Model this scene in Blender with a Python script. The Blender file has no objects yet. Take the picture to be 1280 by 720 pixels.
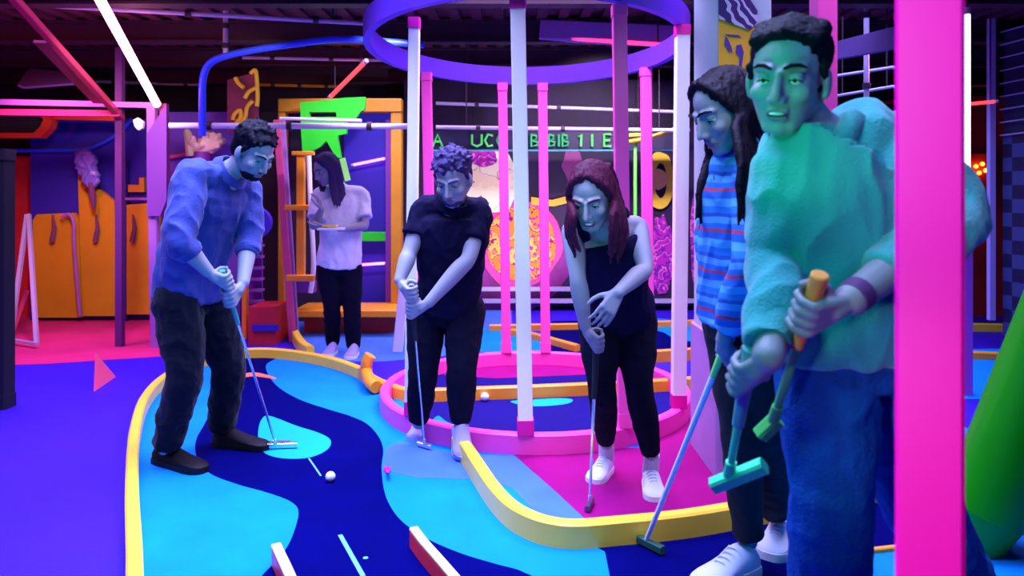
import bpy, math, random
from mathutils import Vector, Matrix, noise
random.seed(7)
PI = math.pi
V = Vector
sc = bpy.context.scene
COL = sc.collection
F, CZ, HY = 920.0, 1.24, 246.0


def P(px, py, Y):
    """a point of the place at distance Y seen at that pixel (camera stands at 0, 0, 1.24)"""
    return V(((px - 640) / F * Y, Y, CZ - (py - HY) / F * Y))


def G(px, py, z=0.0):
    """a point of the floor (or of height z) seen at that pixel"""
    Y = (CZ - z) * F / (py - HY)
    return V(((px - 640) / F * Y, Y, z))


# ---------------------------------------------------------------- materials
MATS = {}


def mat(name, col, rough=0.55, metal=0.0, bump=0.0, bscale=60.0, var=0.0, vscale=8.0, spec=0.5, emit=None, estr=0.0, sheen=0.0, coat=0.0):
    if name in MATS:
        return MATS[name]
    m = bpy.data.materials.new(name)
    m.use_nodes = True
    nt = m.node_tree
    b = nt.nodes['Principled BSDF']
    b.inputs['Base Color'].default_value = (*col, 1)
    b.inputs['Roughness'].default_value = rough
    b.inputs['Metallic'].default_value = metal
    b.inputs['Specular IOR Level'].default_value = spec
    b.inputs['Sheen Weight'].default_value = sheen
    b.inputs['Coat Weight'].default_value = coat
    if emit:
        b.inputs['Emission Color'].default_value = (*emit, 1)
        b.inputs['Emission Strength'].default_value = estr
    tc = None
    if bump or var:
        tc = nt.nodes.new('ShaderNodeTexCoord')
    if var:
        n = nt.nodes.new('ShaderNodeTexNoise')
        n.inputs['Scale'].default_value = vscale
        n.inputs['Detail'].default_value = 5
        nt.links.new(tc.outputs['Object'], n.inputs['Vector'])
        r = nt.nodes.new('ShaderNodeValToRGB')
        r.color_ramp.elements[0].position = 0.3
        r.color_ramp.elements[1].position = 0.7
        r.color_ramp.elements[0].color = (*[max(0, c * (1 - var)) for c in col], 1)
        r.color_ramp.elements[1].color = (*[min(1, c * (1 + var)) for c in col], 1)
        nt.links.new(n.outputs['Fac'], r.inputs['Fac'])
        nt.links.new(r.outputs['Color'], b.inputs['Base Color'])
    if bump:
        n = nt.nodes.new('ShaderNodeTexNoise')
        n.inputs['Scale'].default_value = bscale
        n.inputs['Detail'].default_value = 4
        nt.links.new(tc.outputs['Object'], n.inputs['Vector'])
        bm_ = nt.nodes.new('ShaderNodeBump')
        bm_.inputs['Strength'].default_value = bump
        bm_.inputs['Distance'].default_value = 0.01
        nt.links.new(n.outputs['Fac'], bm_.inputs['Height'])
        nt.links.new(bm_.outputs['Normal'], b.inputs['Normal'])
    MATS[name] = m
    return m


def lamp_mat(name, col, strength):
    return mat(name, (0.02, 0.02, 0.02), emit=col, estr=strength)


def stripes_mat(name, cols, stops, period, axis='Z', rough=0.8, rot=(0, 0, 0), distort=0.0):
    """bands of colour repeated along an axis of the object"""
    m = bpy.data.materials.new(name)
    m.use_nodes = True
    nt = m.node_tree
    b = nt.nodes['Principled BSDF']
    b.inputs['Roughness'].default_value = rough
    tc = nt.nodes.new('ShaderNodeTexCoord')
    mp = nt.nodes.new('ShaderNodeMapping')
    mp.inputs['Rotation'].default_value = rot
    nt.links.new(tc.outputs['Object'], mp.inputs['Vector'])
    src = mp.outputs['Vector']
    if distort:
        n = nt.nodes.new('ShaderNodeTexNoise')
        n.inputs['Scale'].default_value = 9
        nt.links.new(src, n.inputs['Vector'])
        mx = nt.nodes.new('ShaderNodeMix')
        mx.data_type = 'VECTOR'
        mx.inputs['Factor'].default_value = distort
        nt.links.new(src, mx.inputs['A'])
        nt.links.new(n.outputs['Color'], mx.inputs['B'])
        src = mx.outputs['Result']
    sp = nt.nodes.new('ShaderNodeSeparateXYZ')
    nt.links.new(src, sp.inputs[0])
    d = nt.nodes.new('ShaderNodeMath')
    d.operation = 'DIVIDE'
    d.inputs[1].default_value = period
    nt.links.new(sp.outputs[axis], d.inputs[0])
    fr = nt.nodes.new('ShaderNodeMath')
    fr.operation = 'FRACT'
    nt.links.new(d.outputs[0], fr.inputs[0])
    r = nt.nodes.new('ShaderNodeValToRGB')
    r.color_ramp.interpolation = 'CONSTANT'
    els = r.color_ramp.elements
    els[0].position = stops[0]
    els[0].color = (*cols[0], 1)
    els[1].position = stops[1]
    els[1].color = (*cols[1], 1)
    for c, s in list(zip(cols, stops))[2:]:
        e = els.new(s)
        e.color = (*c, 1)
    nt.links.new(fr.outputs[0], r.inputs['Fac'])
    nt.links.new(r.outputs['Color'], b.inputs['Base Color'])
    MATS[name] = m
    return m


# ---------------------------------------------------------------- mesh builder
def frame_of(d, hint=V((0, 0, 1))):
    d = V(d).normalized()
    if abs(d.dot(hint)) > 0.98:
        hint = V((1, 0, 0)) if abs(d.x) < 0.9 else V((0, 1, 0))
    a = d.cross(hint).normalized()
    b = a.cross(d).normalized()
    return a, b, d


def catmull(pts, n=8, closed=False):
    pts = [V(p) for p in pts]
    out = []
    N = len(pts)
    rng = range(N) if closed else range(N - 1)
    for i in rng:
        if closed:
            p0, p1, p2, p3 = pts[(i - 1) % N], pts[i], pts[(i + 1) % N], pts[(i + 2) % N]
        else:
            p0, p1, p2, p3 = pts[max(i - 1, 0)], pts[i], pts[i + 1], pts[min(i + 2, N - 1)]
        for k in range(n):
            t = k / n
            out.append(0.5 * ((2 * p1) + (p2 - p0) * t + (2 * p0 - 5 * p1 + 4 * p2 - p3) * t * t + (3 * p1 - p0 - 3 * p2 + p3) * t ** 3))
    if not closed:
        out.append(pts[-1])
    return out


class MB:
    def __init__(s):
        s.v, s.f, s.m = [], [], []

    def add(s, vs, fs, mi=0):
        b = len(s.v)
        s.v.extend(V(x) for x in vs)
        s.f.extend(tuple(b + i for i in f) for f in fs)
        s.m.extend([mi] * len(fs))
        return s

    def rings(s, rings, mi=0, cap=True, closed=False):
        n = len(rings[0])
        b = len(s.v)
        for r in rings:
            s.v.extend(V(x) for x in r)
        N = len(rings)
        for i in range(N if closed else N - 1):
            j = (i + 1) % N
            for k in range(n):
                l = (k + 1) % n
                s.f.append((b + i * n + k, b + i * n + l, b + j * n + l, b + j * n + k))
                s.m.append(mi)
        if cap and not closed:
            s.f.append(tuple(b + k for k in reversed(range(n))))
            s.f.append(tuple(b + (N - 1) * n + k for k in range(n)))
            s.m += [mi, mi]
        return s

    def cone(s, p0, p1, r0, r1=None, seg=16, mi=0, bev=0.0):
        p0, p1 = V(p0), V(p1)
        r1 = r0 if r1 is None else r1
        a, b, d = frame_of(p1 - p0)
        L = (p1 - p0).length
        prof = [(0, r0), (L, r1)]
        if bev:
            prof = [(0, r0 - bev), (bev, r0), (L - bev, r1), (L, r1 - bev)]
        rs = []
        for t, r in prof:
            rs.append([p0 + d * t + (a * math.cos(2 * PI * k / seg) + b * math.sin(2 * PI * k / seg)) * r for k in range(seg)])
        return s.rings(rs, mi)

    def sphere(s, c, r, R=None, seg=16, mi=0):
        c = V(c)
        if not hasattr(r, '__len__'):
            r = (r, r, r)
        vs, fs = [], []
        ny = max(6, seg // 2 + 2)
        vs.append(V((0, 0, r[2])))
        for i in range(1, ny):
            th = PI * i / ny
            for k in range(seg):
                ph = 2 * PI * k / seg
                vs.append(V((r[0] * math.sin(th) * math.cos(ph), r[1] * math.sin(th) * math.sin(ph), r[2] * math.cos(th))))
        vs.append(V((0, 0, -r[2])))
        for k in range(seg):
            l = (k + 1) % seg
            fs.append((0, 1 + k, 1 + l))
            for i in range(ny - 2):
                a = 1 + i * seg
                fs.append((a + k, a + seg + k, a + seg + l, a + l))
            a = 1 + (ny - 2) * seg
            fs.append((a + k, a + seg - a - seg + len(vs) - 1, a + l))
        if R:
            vs = [R @ v for v in vs]
        return s.add([v + c for v in vs], fs, mi)

    def cap(s, p0, p1, r0, r1=None, seg=14):
        """tapered limb with round ends"""
        r1 = r0 if r1 is None else r1
        s.cone(p0, p1, r0, r1, seg)
        s.sphere(p0, r0, seg=seg)
        s.sphere(p1, r1, seg=seg)
        return s

    def tube(s, path, r, seg=12, mi=0, closed=False, flat=1.0):
        path = [V(p) for p in path]
        N = len(path)
        rs = []
        hint = V((0, 0, 1))
        prev = None
        for i, p in enumerate(path):
            if closed:
                d = path[(i + 1) % N] - path[i - 1]
            else:
                d = path[min(i + 1, N - 1)] - path[max(i - 1, 0)]
            d = d.normalized()
            if prev is None:
                a, b, _ = frame_of(d, hint)
            else:
                a = (prev - d * prev.dot(d)).normalized()
                b = a.cross(d)
            prev = a
            rr = r[i] if hasattr(r, '__len__') else r
            rs.append([p + (a * math.cos(2 * PI * k / seg) + b * math.sin(2 * PI * k / seg) * flat) * rr for k in range(seg)])
        return s.rings(rs, mi, closed=closed)

    def box(s, lo, hi, mi=0, bev=0.0):
        lo, hi = V(lo), V(hi)
        lo, hi = V((min(lo.x, hi.x), min(lo.y, hi.y), min(lo.z, hi.z))), V((max(lo.x, hi.x), max(lo.y, hi.y), max(lo.z, hi.z)))
        if bev:
            bev = min(bev, (hi.x - lo.x) * .3, (hi.y - lo.y) * .3, (hi.z - lo.z) * .3)

            def ring(z, i):
                x0, x1, y0, y1 = lo.x + i, hi.x - i, lo.y + i, hi.y - i
                c = bev
                return [V(q) for q in ((x0 + c, y0, z), (x1 - c, y0, z), (x1, y0 + c, z), (x1, y1 - c, z), (x1 - c, y1, z), (x0 + c, y1, z), (x0, y1 - c, z), (x0, y0 + c, z))]
            return s.rings([ring(lo.z, bev * .7), ring(lo.z + bev * .7, 0), ring(hi.z - bev * .7, 0), ring(hi.z, bev * .7)], mi)
        vs = [(x, y, z) for z in (lo.z, hi.z) for y in (lo.y, hi.y) for x in (lo.x, hi.x)]
        return s.add(vs, [(0, 2, 3, 1), (4, 5, 7, 6), (0, 1, 5, 4), (2, 6, 7, 3), (0, 4, 6, 2), (1, 3, 7, 5)], mi)

    def beam(s, p0, p1, w, h, side=None, mi=0, bev=0.0):
        """square bar; w across «side», h across the other way"""
        p0, p1 = V(p0), V(p1)
        d = (p1 - p0).normalized()
        if side is None:
            a, b, _ = frame_of(d)
        else:
            a = (V(side) - d * V(side).dot(d)).normalized()
            b = a.cross(d)
        if bev:
            c = bev
            pr = [(-w / 2 + c, -h / 2), (w / 2 - c, -h / 2), (w / 2, -h / 2 + c), (w / 2, h / 2 - c), (w / 2 - c, h / 2), (-w / 2 + c, h / 2), (-w / 2, h / 2 - c), (-w / 2, -h / 2 + c)]
        else:
            pr = [(-w / 2, -h / 2), (w / 2, -h / 2), (w / 2, h / 2), (-w / 2, h / 2)]
        return s.rings([[p + a * x + b * y for x, y in pr] for p in (p0, p1)], mi)

    def prism(s, pts, ext, mi=0):
        """flat outline given thickness along ext"""
        n = len(pts)
        ext = V(ext)
        vs = [V(p) for p in pts] + [V(p) + ext for p in pts]
        fs = [tuple(range(n)), tuple(reversed(range(n, 2 * n)))] + [(i, i + n, (i + 1) % n + n, (i + 1) % n) for i in range(n)]
        return s.add(vs, fs, mi)

    def strip(s, path, w, h, z0=0.0, mi=0, closed=False, bev=0.008):
        """a kerb following a path on the floor"""
        path = [V(p) for p in path]
        N = len(path)
        rs = []
        for i, p in enumerate(path):
            if closed:
                d = path[(i + 1) % N] - path[i - 1]
            else:
                d = path[min(i + 1, N - 1)] - path[max(i - 1, 0)]
            d.z = 0
            d.normalize()
            a = V((d.y, -d.x, 0))
            z = p.z + z0
            q = V((p.x, p.y, 0))
            c = bev
            pr = [(-w / 2, 0), (-w / 2, h - c), (-w / 2 + c, h), (w / 2 - c, h), (w / 2, h - c), (w / 2, 0)]
            rs.append([q + a * x + V((0, 0, z + y)) for x, y in pr])
        return s.rings(rs, mi, closed=closed)


WL = {}


def mesh_of(mb, name):
    me = bpy.data.meshes.new(name)
    me.from_pydata([tuple(v) for v in mb.v], [], mb.f)
    me.validate()
    me.update()
    return me


def link(me, name, mats, parent=None, smooth=True, angle=40):
    o = bpy.data.objects.new(name, me)
    COL.objects.link(o)
    if not isinstance(mats, (list, tuple)):
        mats = [mats]
    while len(me.materials) > 0 and me.materials[0] is None:
        me.materials.pop(index=0)
    for m in mats:
        me.materials.append(m)
    if parent is not None:
        w = WL[parent.name]
        me.transform(Matrix.Translation(-w))
        o.parent = parent
        WL[o.name] = w
    else:
        WL[o.name] = V((0, 0, 0))
    if smooth:
        me.polygons.foreach_set('use_smooth', [True] * len(me.polygons))
        try:
            me.set_sharp_from_angle(angle=math.radians(angle))
        except Exception:
            pass
    return o


def build(mb, name, mats, parent=None, smooth=True, angle=40):
    me = mesh_of(mb, name)
    if len(me.polygons) == len(mb.m):
        me.polygons.foreach_set('material_index', mb.m)
    import bmesh
    bm = bmesh.new()
    bm.from_mesh(me)
    bmesh.ops.recalc_face_normals(bm, faces=bm.faces)
    bm.to_mesh(me)
    bm.free()
    return link(me, name, mats, parent, smooth, angle)


def fuse(mb, name, mats, voxel, it=4, parent=None, post=None, fac=0.5):
    """melt overlapping pieces into one continuous skin"""
    me = mesh_of(mb, name)
    t = bpy.data.objects.new('t', me)
    COL.objects.link(t)
    r = t.modifiers.new('r', 'REMESH')
    r.mode = 'VOXEL'
    r.voxel_size = voxel
    s = t.modifiers.new('s', 'SMOOTH')
    s.factor = fac
    s.iterations = it
    dg = bpy.context.evaluated_depsgraph_get()
    dg.update()
    out = bpy.data.meshes.new_from_object(t.evaluated_get(dg))
    bpy.data.objects.remove(t)
    out.name = name
    if post:
        post(out)
        out.update()
    return link(out, name, mats, parent, True, 75)


def wrinkle(amp, scale, stretch=(1, 1, 1)):
    def f(me):
        ns = [v.normal.copy() for v in me.vertices]
        for v, n in zip(me.vertices, ns):
            c = V((v.co.x * scale * stretch[0], v.co.y * scale * stretch[1], v.co.z * scale * stretch[2]))
            a = noise.noise(c) + 0.5 * noise.noise(c * 2.3)
            a = max(-.35, 1 - 2.2 * abs(a))
            v.co += n * (a * amp)
    return f


def tag(o, label, cat=None, group=None, kind=None):
    if label:
        o['label'] = label
    if cat:
        o['category'] = cat
    if group:
        o['group'] = group
    if kind:
        o['kind'] = kind
    return o


def thing(name, loc, label, cat, group=None):
    o = bpy.data.objects.new(name, None)
    COL.objects.link(o)
    o.location = V(loc)
    o.empty_display_size = 0.1
    WL[o.name] = V(loc)
    return tag(o, label, cat, group)


def struct(mb, name, mats, smooth=False):
    return tag(build(mb, name, mats, None, smooth), None, kind='structure')


def pbox(px0, py0, px1, py1, Y, dep, mb=None, bev=0.0, mi=0):
    """box whose front covers that rectangle of view at distance Y"""
    a, b = P(px0, py1, Y), P(px1, py0, Y)
    b.y += dep
    mb = mb or MB()
    return mb.box(a, b, mi, bev)


def ppoly(pts, Y, dep, mb=None, mi=0):
    mb = mb or MB()
    return mb.prism([P(x, y, Y) for x, y in pts], (0, dep, 0), mi)


# ---------------------------------------------------------------- colours
floor_blue = mat('floor_blue', (0.028, 0.0, 0.50), 0.6, bump=0.25, bscale=180, var=0.12, vscale=3, spec=0.3)
floor_pink = mat('floor_pink', (0.62, 0.02, 0.16), 0.7, bump=0.25, bscale=160, var=0.12, vscale=3, spec=0.3)
felt_cyan = mat('felt_cyan', (0.0, 0.245, 0.80), 0.9, bump=0.35, bscale=420, var=0.1, vscale=4, spec=0.15)
felt_navy = mat('felt_navy', (0.0004, 0.001, 0.085), 0.95, bump=0.35, bscale=420, var=0.12, vscale=5, spec=0.03)
felt_pale = mat('felt_pale', (0.06, 0.18, 0.60), 0.9, bump=0.35, bscale=420, var=0.1, vscale=4, spec=0.15)
felt_aqua = mat('felt_aqua', (0.005, 0.42, 0.62), 0.9, bump=0.35, bscale=420, spec=0.15)
felt_magenta = mat('felt_magenta', (0.30, 0.0, 0.15), 0.9, bump=0.35, bscale=420, var=0.1, vscale=4, spec=0.15)
felt_indigo = mat('felt_indigo', (0.004, 0.001, 0.13), 0.9, bump=0.35, bscale=420, var=0.1, vscale=5, spec=0.15)
rail_orange = mat('rail_orange', (1.0, 0.36, 0.015), 0.38, bump=0.05, bscale=30, var=0.06, vscale=5)
rail_yellow = mat('rail_yellow', (1.0, 0.68, 0.04), 0.38, bump=0.05, bscale=30, var=0.06, vscale=5)
rail_red = mat('rail_red', (0.95, 0.05, 0.05), 0.4, var=0.08)
rail_top_pale = mat('rail_top_pale', (1.0, 0.72, 0.35), 0.4, var=0.08)
ring_pink = mat('ring_pink', (1.0, 0.07, 0.48), 0.42, bump=0.04, bscale=40, var=0.05)
ring_violet = mat('ring_violet', (0.14, 0.035, 0.75), 0.45, bump=0.04, bscale=40, var=0.05)
post_white = mat('post_white', (0.95, 0.95, 0.86), 0.4, bump=0.03, bscale=40)
post_pink = mat('post_pink', (1.0, 0.10, 0.50), 0.42, bump=0.03, bscale=40)
post_magenta = mat('post_magenta', (1.0, 0.0, 0.50), 0.45, bump=0.02, bscale=25)
sleeve_mag = mat('sleeve_magenta', (0.75, 0.0, 0.30), 0.45)
foam_green = mat('foam_green', (0.0, 0.36, 0.0), 0.36, bump=0.05, bscale=12, var=0.06, vscale=4)
ceiling_dark = mat('ceiling_dark', (0.09, 0.018, 0.035), 0.8, bump=0.3, bscale=30, var=0.4, vscale=3)
beam_dark = mat('beam_dark', (0.03, 0.01, 0.03), 0.6)
steel = mat('steel', (0.62, 0.60, 0.66), 0.3, metal=0.8)
steel_paint = mat('steel_paint', (0.48, 0.40, 0.62), 0.4)
wall_dark = mat('wall_dark', (0.012, 0.004, 0.025), 0.85, bump=0.2, bscale=20, var=0.4, vscale=3)
wall_indigo = mat('wall_indigo', (0.03, 0.015, 0.42), 0.6, var=0.12, vscale=2)
panel_orange = mat('panel_orange', (0.62, 0.33, 0.008), 0.5, var=0.10, vscale=3, bump=0.06, bscale=14)
panel_red = mat('panel_red', (0.55, 0.02, 0.03), 0.5, var=0.2, vscale=3)
frame_orange = mat('frame_orange', (0.62, 0.27, 0.01), 0.5, var=0.1, vscale=4)
frame_pink = mat('frame_pink', (0.62, 0.07, 0.22), 0.5, var=0.1, vscale=4)
frame_mauve = mat('frame_mauve', (0.36, 0.14, 0.50), 0.5, var=0.1, vscale=4)
shape_green = mat('shape_green', (0.02, 0.78, 0.02), 0.5, var=0.06)
black_m = mat('matte_black', (0.008, 0.008, 0.014), 0.7)
blue_tube = mat('blue_tube', (0.03, 0.08, 0.95), 0.35)
col_paint = mat('column_paint', (0.42, 0.55, 0.62), 0.6, var=0.06, vscale=3)
white_paint = mat('white_paint', (0.82, 0.84, 0.88), 0.5)
cream = mat('cream_paint', (0.95, 0.78, 0.50), 0.6, var=0.15, vscale=10)
purple_paint = mat('purple_paint', (0.22, 0.015, 0.42), 0.6, var=0.3, vscale=6)
mag_paint = mat('magenta_paint', (0.62, 0.0, 0.42), 0.6, var=0.3, vscale=7)
green_paint = mat('green_paint', (0.04, 0.80, 0.10), 0.5)
yellow_paint = mat('yellow_paint', (0.95, 0.62, 0.03), 0.5, var=0.08)

# ================================================================ THE SETTING
WX0, WX1, WY0, WY1, HZ = -6.2, 5.7, -1.5, 8.7, 2.72
mb = MB()
mb.box((WX0, WY0, -0.1), (WX1, WY1, 0), 0)


def region(pts, z, mi, n=6):
    """painted or carpeted area of the floor, a thin sheet with its own colour"""
    pp = catmull([G(x, y) for x, y in pts], n, True) if n > 1 else [G(x, y) for x, y in pts]
    # z of a thin sheet just above the one below
    mb.prism([V((p.x, p.y, z)) for p in pp], (0, 0, -z * 0.999 + 0.0004), mi)


# pink-red carpet in the back left, the blue patch round the far doorway
region([(-200, 463), (60, 455), (150, 449), (230, 444), (300, 441), (300, 400), (300, 372), (-300, 372), (-500, 420)], 0.0015, 1, 1)
region([(372, 452), (480, 452), (610, 440), (640, 425), (640, 385), (480, 385), (372, 400)], 0.0015, 5, 1)
# the blue putting green
green_pts = [(158, 900), (160, 720), (158, 640), (163, 560), (172, 510), (200, 478), (250, 452), (330, 441), (400, 448), (450, 462), (480, 478), (520, 490),
             (600, 486), (860, 474), (1000, 462), (1080, 500), (1300, 560), (1500, 640), (1600, 900)]
region(green_pts, 0.002, 2, 1)
# navy area right of the wavy kerb, its pale sheet corner
region([(728, 676), (756, 690), (762, 720), (765, 760), (790, 820), (1000, 770), (1075, 692), (1220, 677), (1400, 650), (1300, 560), (1100, 600), (900, 650)], 0.003, 3, 1)
# winding navy river across the green
region([(292, 451), (322, 446), (346, 447), (333, 456), (336, 470), (350, 486), (377, 501), (413, 513), (436, 520), (458, 530), (473, 546), (479, 563), (477, 585),
        (481, 617), (494, 643), (514, 662), (541, 678), (580, 694), (620, 706), (654, 716), (690, 740), (700, 800), (500, 900), (300, 850), (300, 760),
        (328, 720), (350, 698), (365, 672), (373, 642), (364, 628), (333, 616), (297, 606), (262, 592), (246, 572), (245, 551), (256, 530), (268, 505), (280, 475)], 0.0034, 3, 5)
# aqua pad
region([(328, 524), (338, 521), (370, 533), (398, 542), (413, 551), (409, 563), (386, 573), (355, 574), (332, 568), (324, 556), (323, 538)], 0.0046, 4, 5)
# pale blue area under the wavy kerb, then magenta felt on the right of it
region([(482, 560), (500, 552), (560, 566), (640, 570), (668, 592), (700, 620), (728, 648), (735, 668), (690, 664), (640, 610), (600, 600), (520, 598), (478, 588)], 0.003, 5, 1)
region([(640, 567), (668, 592), (700, 620), (732, 650), (740, 664), (900, 640), (960, 625), (1010, 600), (1010, 545), (1000, 520), (960, 500), (905, 505), (860, 500), (800, 560)], 0.0036, 6, 1)
# inside the ring: indigo felt with aqua blobs
ring_c = V((0.137, 4.49, 0))
RX, RY = 0.925, 0.965
mb.prism([ring_c + V((math.cos(a) * RX, math.sin(a) * RY, 0.0052)) for a in [2 * PI * k / 64 for k in range(64)]], (0, 0, -0.004), 7)
region([(482, 500), (490, 486), (500, 480), (520, 484), (556, 487), (560, 492), (530, 512), (524, 528), (500, 520), (486, 512)], 0.0066, 2, 1)
region([(541, 526), (548, 521), (556, 527), (568, 534), (560, 539), (536, 534)], 0.0066, 2, 3)
region([(638, 503), (660, 501), (700, 499), (716, 501), (708, 506), (680, 509), (655, 508)], 0.0066, 4, 4)
region([(555, 470), (620, 474), (715, 470), (800, 466), (800, 458), (700, 455), (600, 456), (560, 460)], 0.0066, 6, 1)
# behind the ring: blue and cyan felt
region([(592, 440), (640, 443), (690, 441), (680, 425), (640, 415), (600, 412), (585, 425)], 0.004, 2, 1)
region([(690, 441), (800, 443), (900, 430), (905, 405), (800, 400), (690, 402), (680, 420)], 0.004, 3, 1)
region([(812, 412), (830, 416), (845, 426), (905, 430), (910, 404), (840, 400), (815, 398)], 0.005, 2, 1)
region([(960, 480), (1010, 478), (1030, 440), (960, 440)], 0.005, 3, 1)
region([(960, 446), (1030, 446), (1300, 446), (1300, 437), (960, 437)], 0.006, 2, 1)
region([(1190, 500), (1400, 500), (1350, 448), (1190, 446)], 0.006, 2, 1)
region([(1075, 694), (1118, 689), (1220, 678), (1400, 655), (1500, 760), (1400, 1000), (1050, 1000)], 0.0045, 2, 1)
struct(mb, 'floor', [floor_blue, floor_pink, felt_cyan, felt_navy, felt_aqua, felt_pale, felt_magenta, felt_indigo])

mb = MB()
mb.box((WX0, WY0, HZ), (WX1, WY1, HZ + 0.1))
for i in range(60):  # corrugated deck
    x = WX0 + 0.1 + i * 0.175
    mb.box((x, WY0, HZ - 0.03), (x + 0.08, WY1, HZ + 0.001))
struct(mb, 'ceiling', ceiling_dark)
struct(MB().box((WX0, WY1, 0), (WX1, WY1 + 0.1, HZ)), 'wall_back', wall_dark)
struct(MB().box((WX0 - 0.1, WY0, 0), (WX0, WY1, HZ)), 'wall_left', wall_dark)
struct(MB().box((WX1, WY0, 0), (WX1 + 0.1, WY1, HZ)), 'wall_right', wall_dark)

BEAM_LBL = ['dark steel roof beam nearest the front', 'dark steel roof beam second from the front', 'dark steel roof beam above the doorway, third from the front', 'dark steel roof beam farthest back by the wall']
for i, y in enumerate((4.9, 6.1, 7.2, 8.3)):
    m_ = MB()
    m_.box((WX0, y - 0.06, HZ - 0.05), (WX1, y + 0.06, HZ - 0.03))
    m_.box((WX0, y - 0.01, HZ - 0.19), (WX1, y + 0.01, HZ - 0.05))
    m_.box((WX0, y - 0.06, HZ - 0.21), (WX1, y + 0.06, HZ - 0.19))
    tag(build(m_, 'roof_beam', beam_dark, None, False), BEAM_LBL[i], 'beam', 'roof beams under the ceiling')


def hanger(t, p0, p1, ks=(.12, .88)):
    for k in ks:
        a = lerp(V(p0), V(p1), k)
        build(MB().cone(a, V((a.x, a.y, HZ)), .006, .006, 8), 'hanger_rod', beam_dark, t)


def lerp(a, b, t):
    return a + (b - a) * t


def rod(p0, p1, r, m, name, label, cat, group=None, clips=True, hang=False):
    p0, p1 = V(p0), V(p1)
    t = thing(name, p0, label, cat, group)
    build(MB().cone(p0, p1, r, r, 12), 'tube', m, t)
    if clips:
        d = (p1 - p0)
        n = 3
        for k in range(n):
            q = p0 + d * ((k + 0.5) / n)
            dd = d.normalized() * 0.02
            build(MB().cone(q - dd, q + dd, r * 1.5, r * 1.5, 12), 'clamp', beam_dark, t)
    if group or hang:
        hanger(t, p0, p1)
    return t


def zpt(px, py, z):
    Y = (z - CZ) * F / (HY - py)
    return V(((px - 640) / F * Y, Y, z))


rod(zpt(-30, 2, 2.56), zpt(470, 30, 2.56), 0.017, steel_paint, 'conduit', 'long thin grey pipe crossing under the ceiling at top left', 'pipe', 'ceiling pipes')
rod(P(303, 72, 6.6), P(520, 76, 6.9), 0.015, steel_paint, 'conduit', 'thin pipe behind the blue curved tube', 'pipe', 'ceiling pipes')
rod(P(325, 106, 8.2), P(425, 108, 8.2), 0.018, frame_orange, 'conduit', 'short orange pipe above the green cut-out', 'pipe', 'ceiling pipes')
rod(P(120, 102, 8.2), P(255, 106, 8.3), 0.018, steel_paint, 'conduit', 'thin pipe running behind the glowing pink tube', 'pipe', 'ceiling pipes')
rod(P(545, 129, 7.2), P(852, 140, 7.2), 0.016, steel_paint, 'conduit', 'pipe crossing behind the purple ring, upper of two', 'pipe', 'ceiling pipes')
rod(P(545, 159, 7.0), P(862, 163, 7.0), 0.018, steel_paint, 'conduit', 'pipe crossing just above the green letters', 'pipe', 'ceiling pipes')
rod(P(282, -5, 5.75), P(282, 70, 5.75), 0.02, steel_paint, 'drop_pipe', 'short vertical pipe hanging down to the blue curved tube', 'pipe', hang=True)
rod(P(212, 157, 5.9), P(512, 158, 5.9), 0.024, white_paint, 'handrail', 'long white horizontal pole in front of the green cut-out', 'pole')
rod(P(350, 148, 6.2), P(452, 151, 6.2), 0.014, white_paint, 'handrail', 'thin pale pole just above the long white pole', 'pole', clips=False)
rod(P(1045, 95, 6.0), P(1118, 84, 5.4), 0.012, steel_paint, 'conduit', 'thin wire rail behind the man in teal, upper', 'pipe', 'ceiling pipes', clips=False)
rod(P(1045, 120, 6.3), P(1118, 108, 5.7), 0.012, steel_paint, 'conduit', 'thin wire rail behind the man in teal, lower', 'pipe', 'ceiling pipes', clips=False)

# ---- glowing tubes
PINK_W = (1.0, 0.28, 0.50)
neon_pink = lamp_mat('neon_pink', (1.0, 0.30, 0.50), 14)
neon_red = lamp_mat('neon_red', (1.0, 0.02, 0.03), 5)
neon_rose = lamp_mat('neon_rose', (1.0, 0.02, 0.14), 4)
neon_mag = lamp_mat('neon_magenta', (0.95, 0.12, 0.95), 7)
neon_ice = lamp_mat('neon_ice', (0.45, 0.65, 1.0), 3.2)
neon_amber = lamp_mat('neon_amber', (1.0, 0.22, 0.02), 6)


def neon(p0, p1, r, m, name, label, group=None, housing=None, hang=0):
    p0, p1 = V(p0), V(p1)
    t = thing(name, p0, label, 'light', group)
    d = (p1 - p0).normalized()
    build(MB().cone(p0, p1, r, r, 14, bev=r * .3), 'glowing_tube', m, t)
    for q, s in ((p0, -1), (p1, 1)):
        build(MB().cone(q, q + d * s * r * 2, r * 1.15, r * 1.15, 14), 'end_cap', steel_paint, t)
    if hang:
        hanger(t, p0, p1)
    if housing:
        off = V((0, 0, r * 2.0))
        build(MB().beam(p0 + off, p1 + off, r * 3.2, r * 1.6), 'housing', housing, t)
    return t


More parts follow.
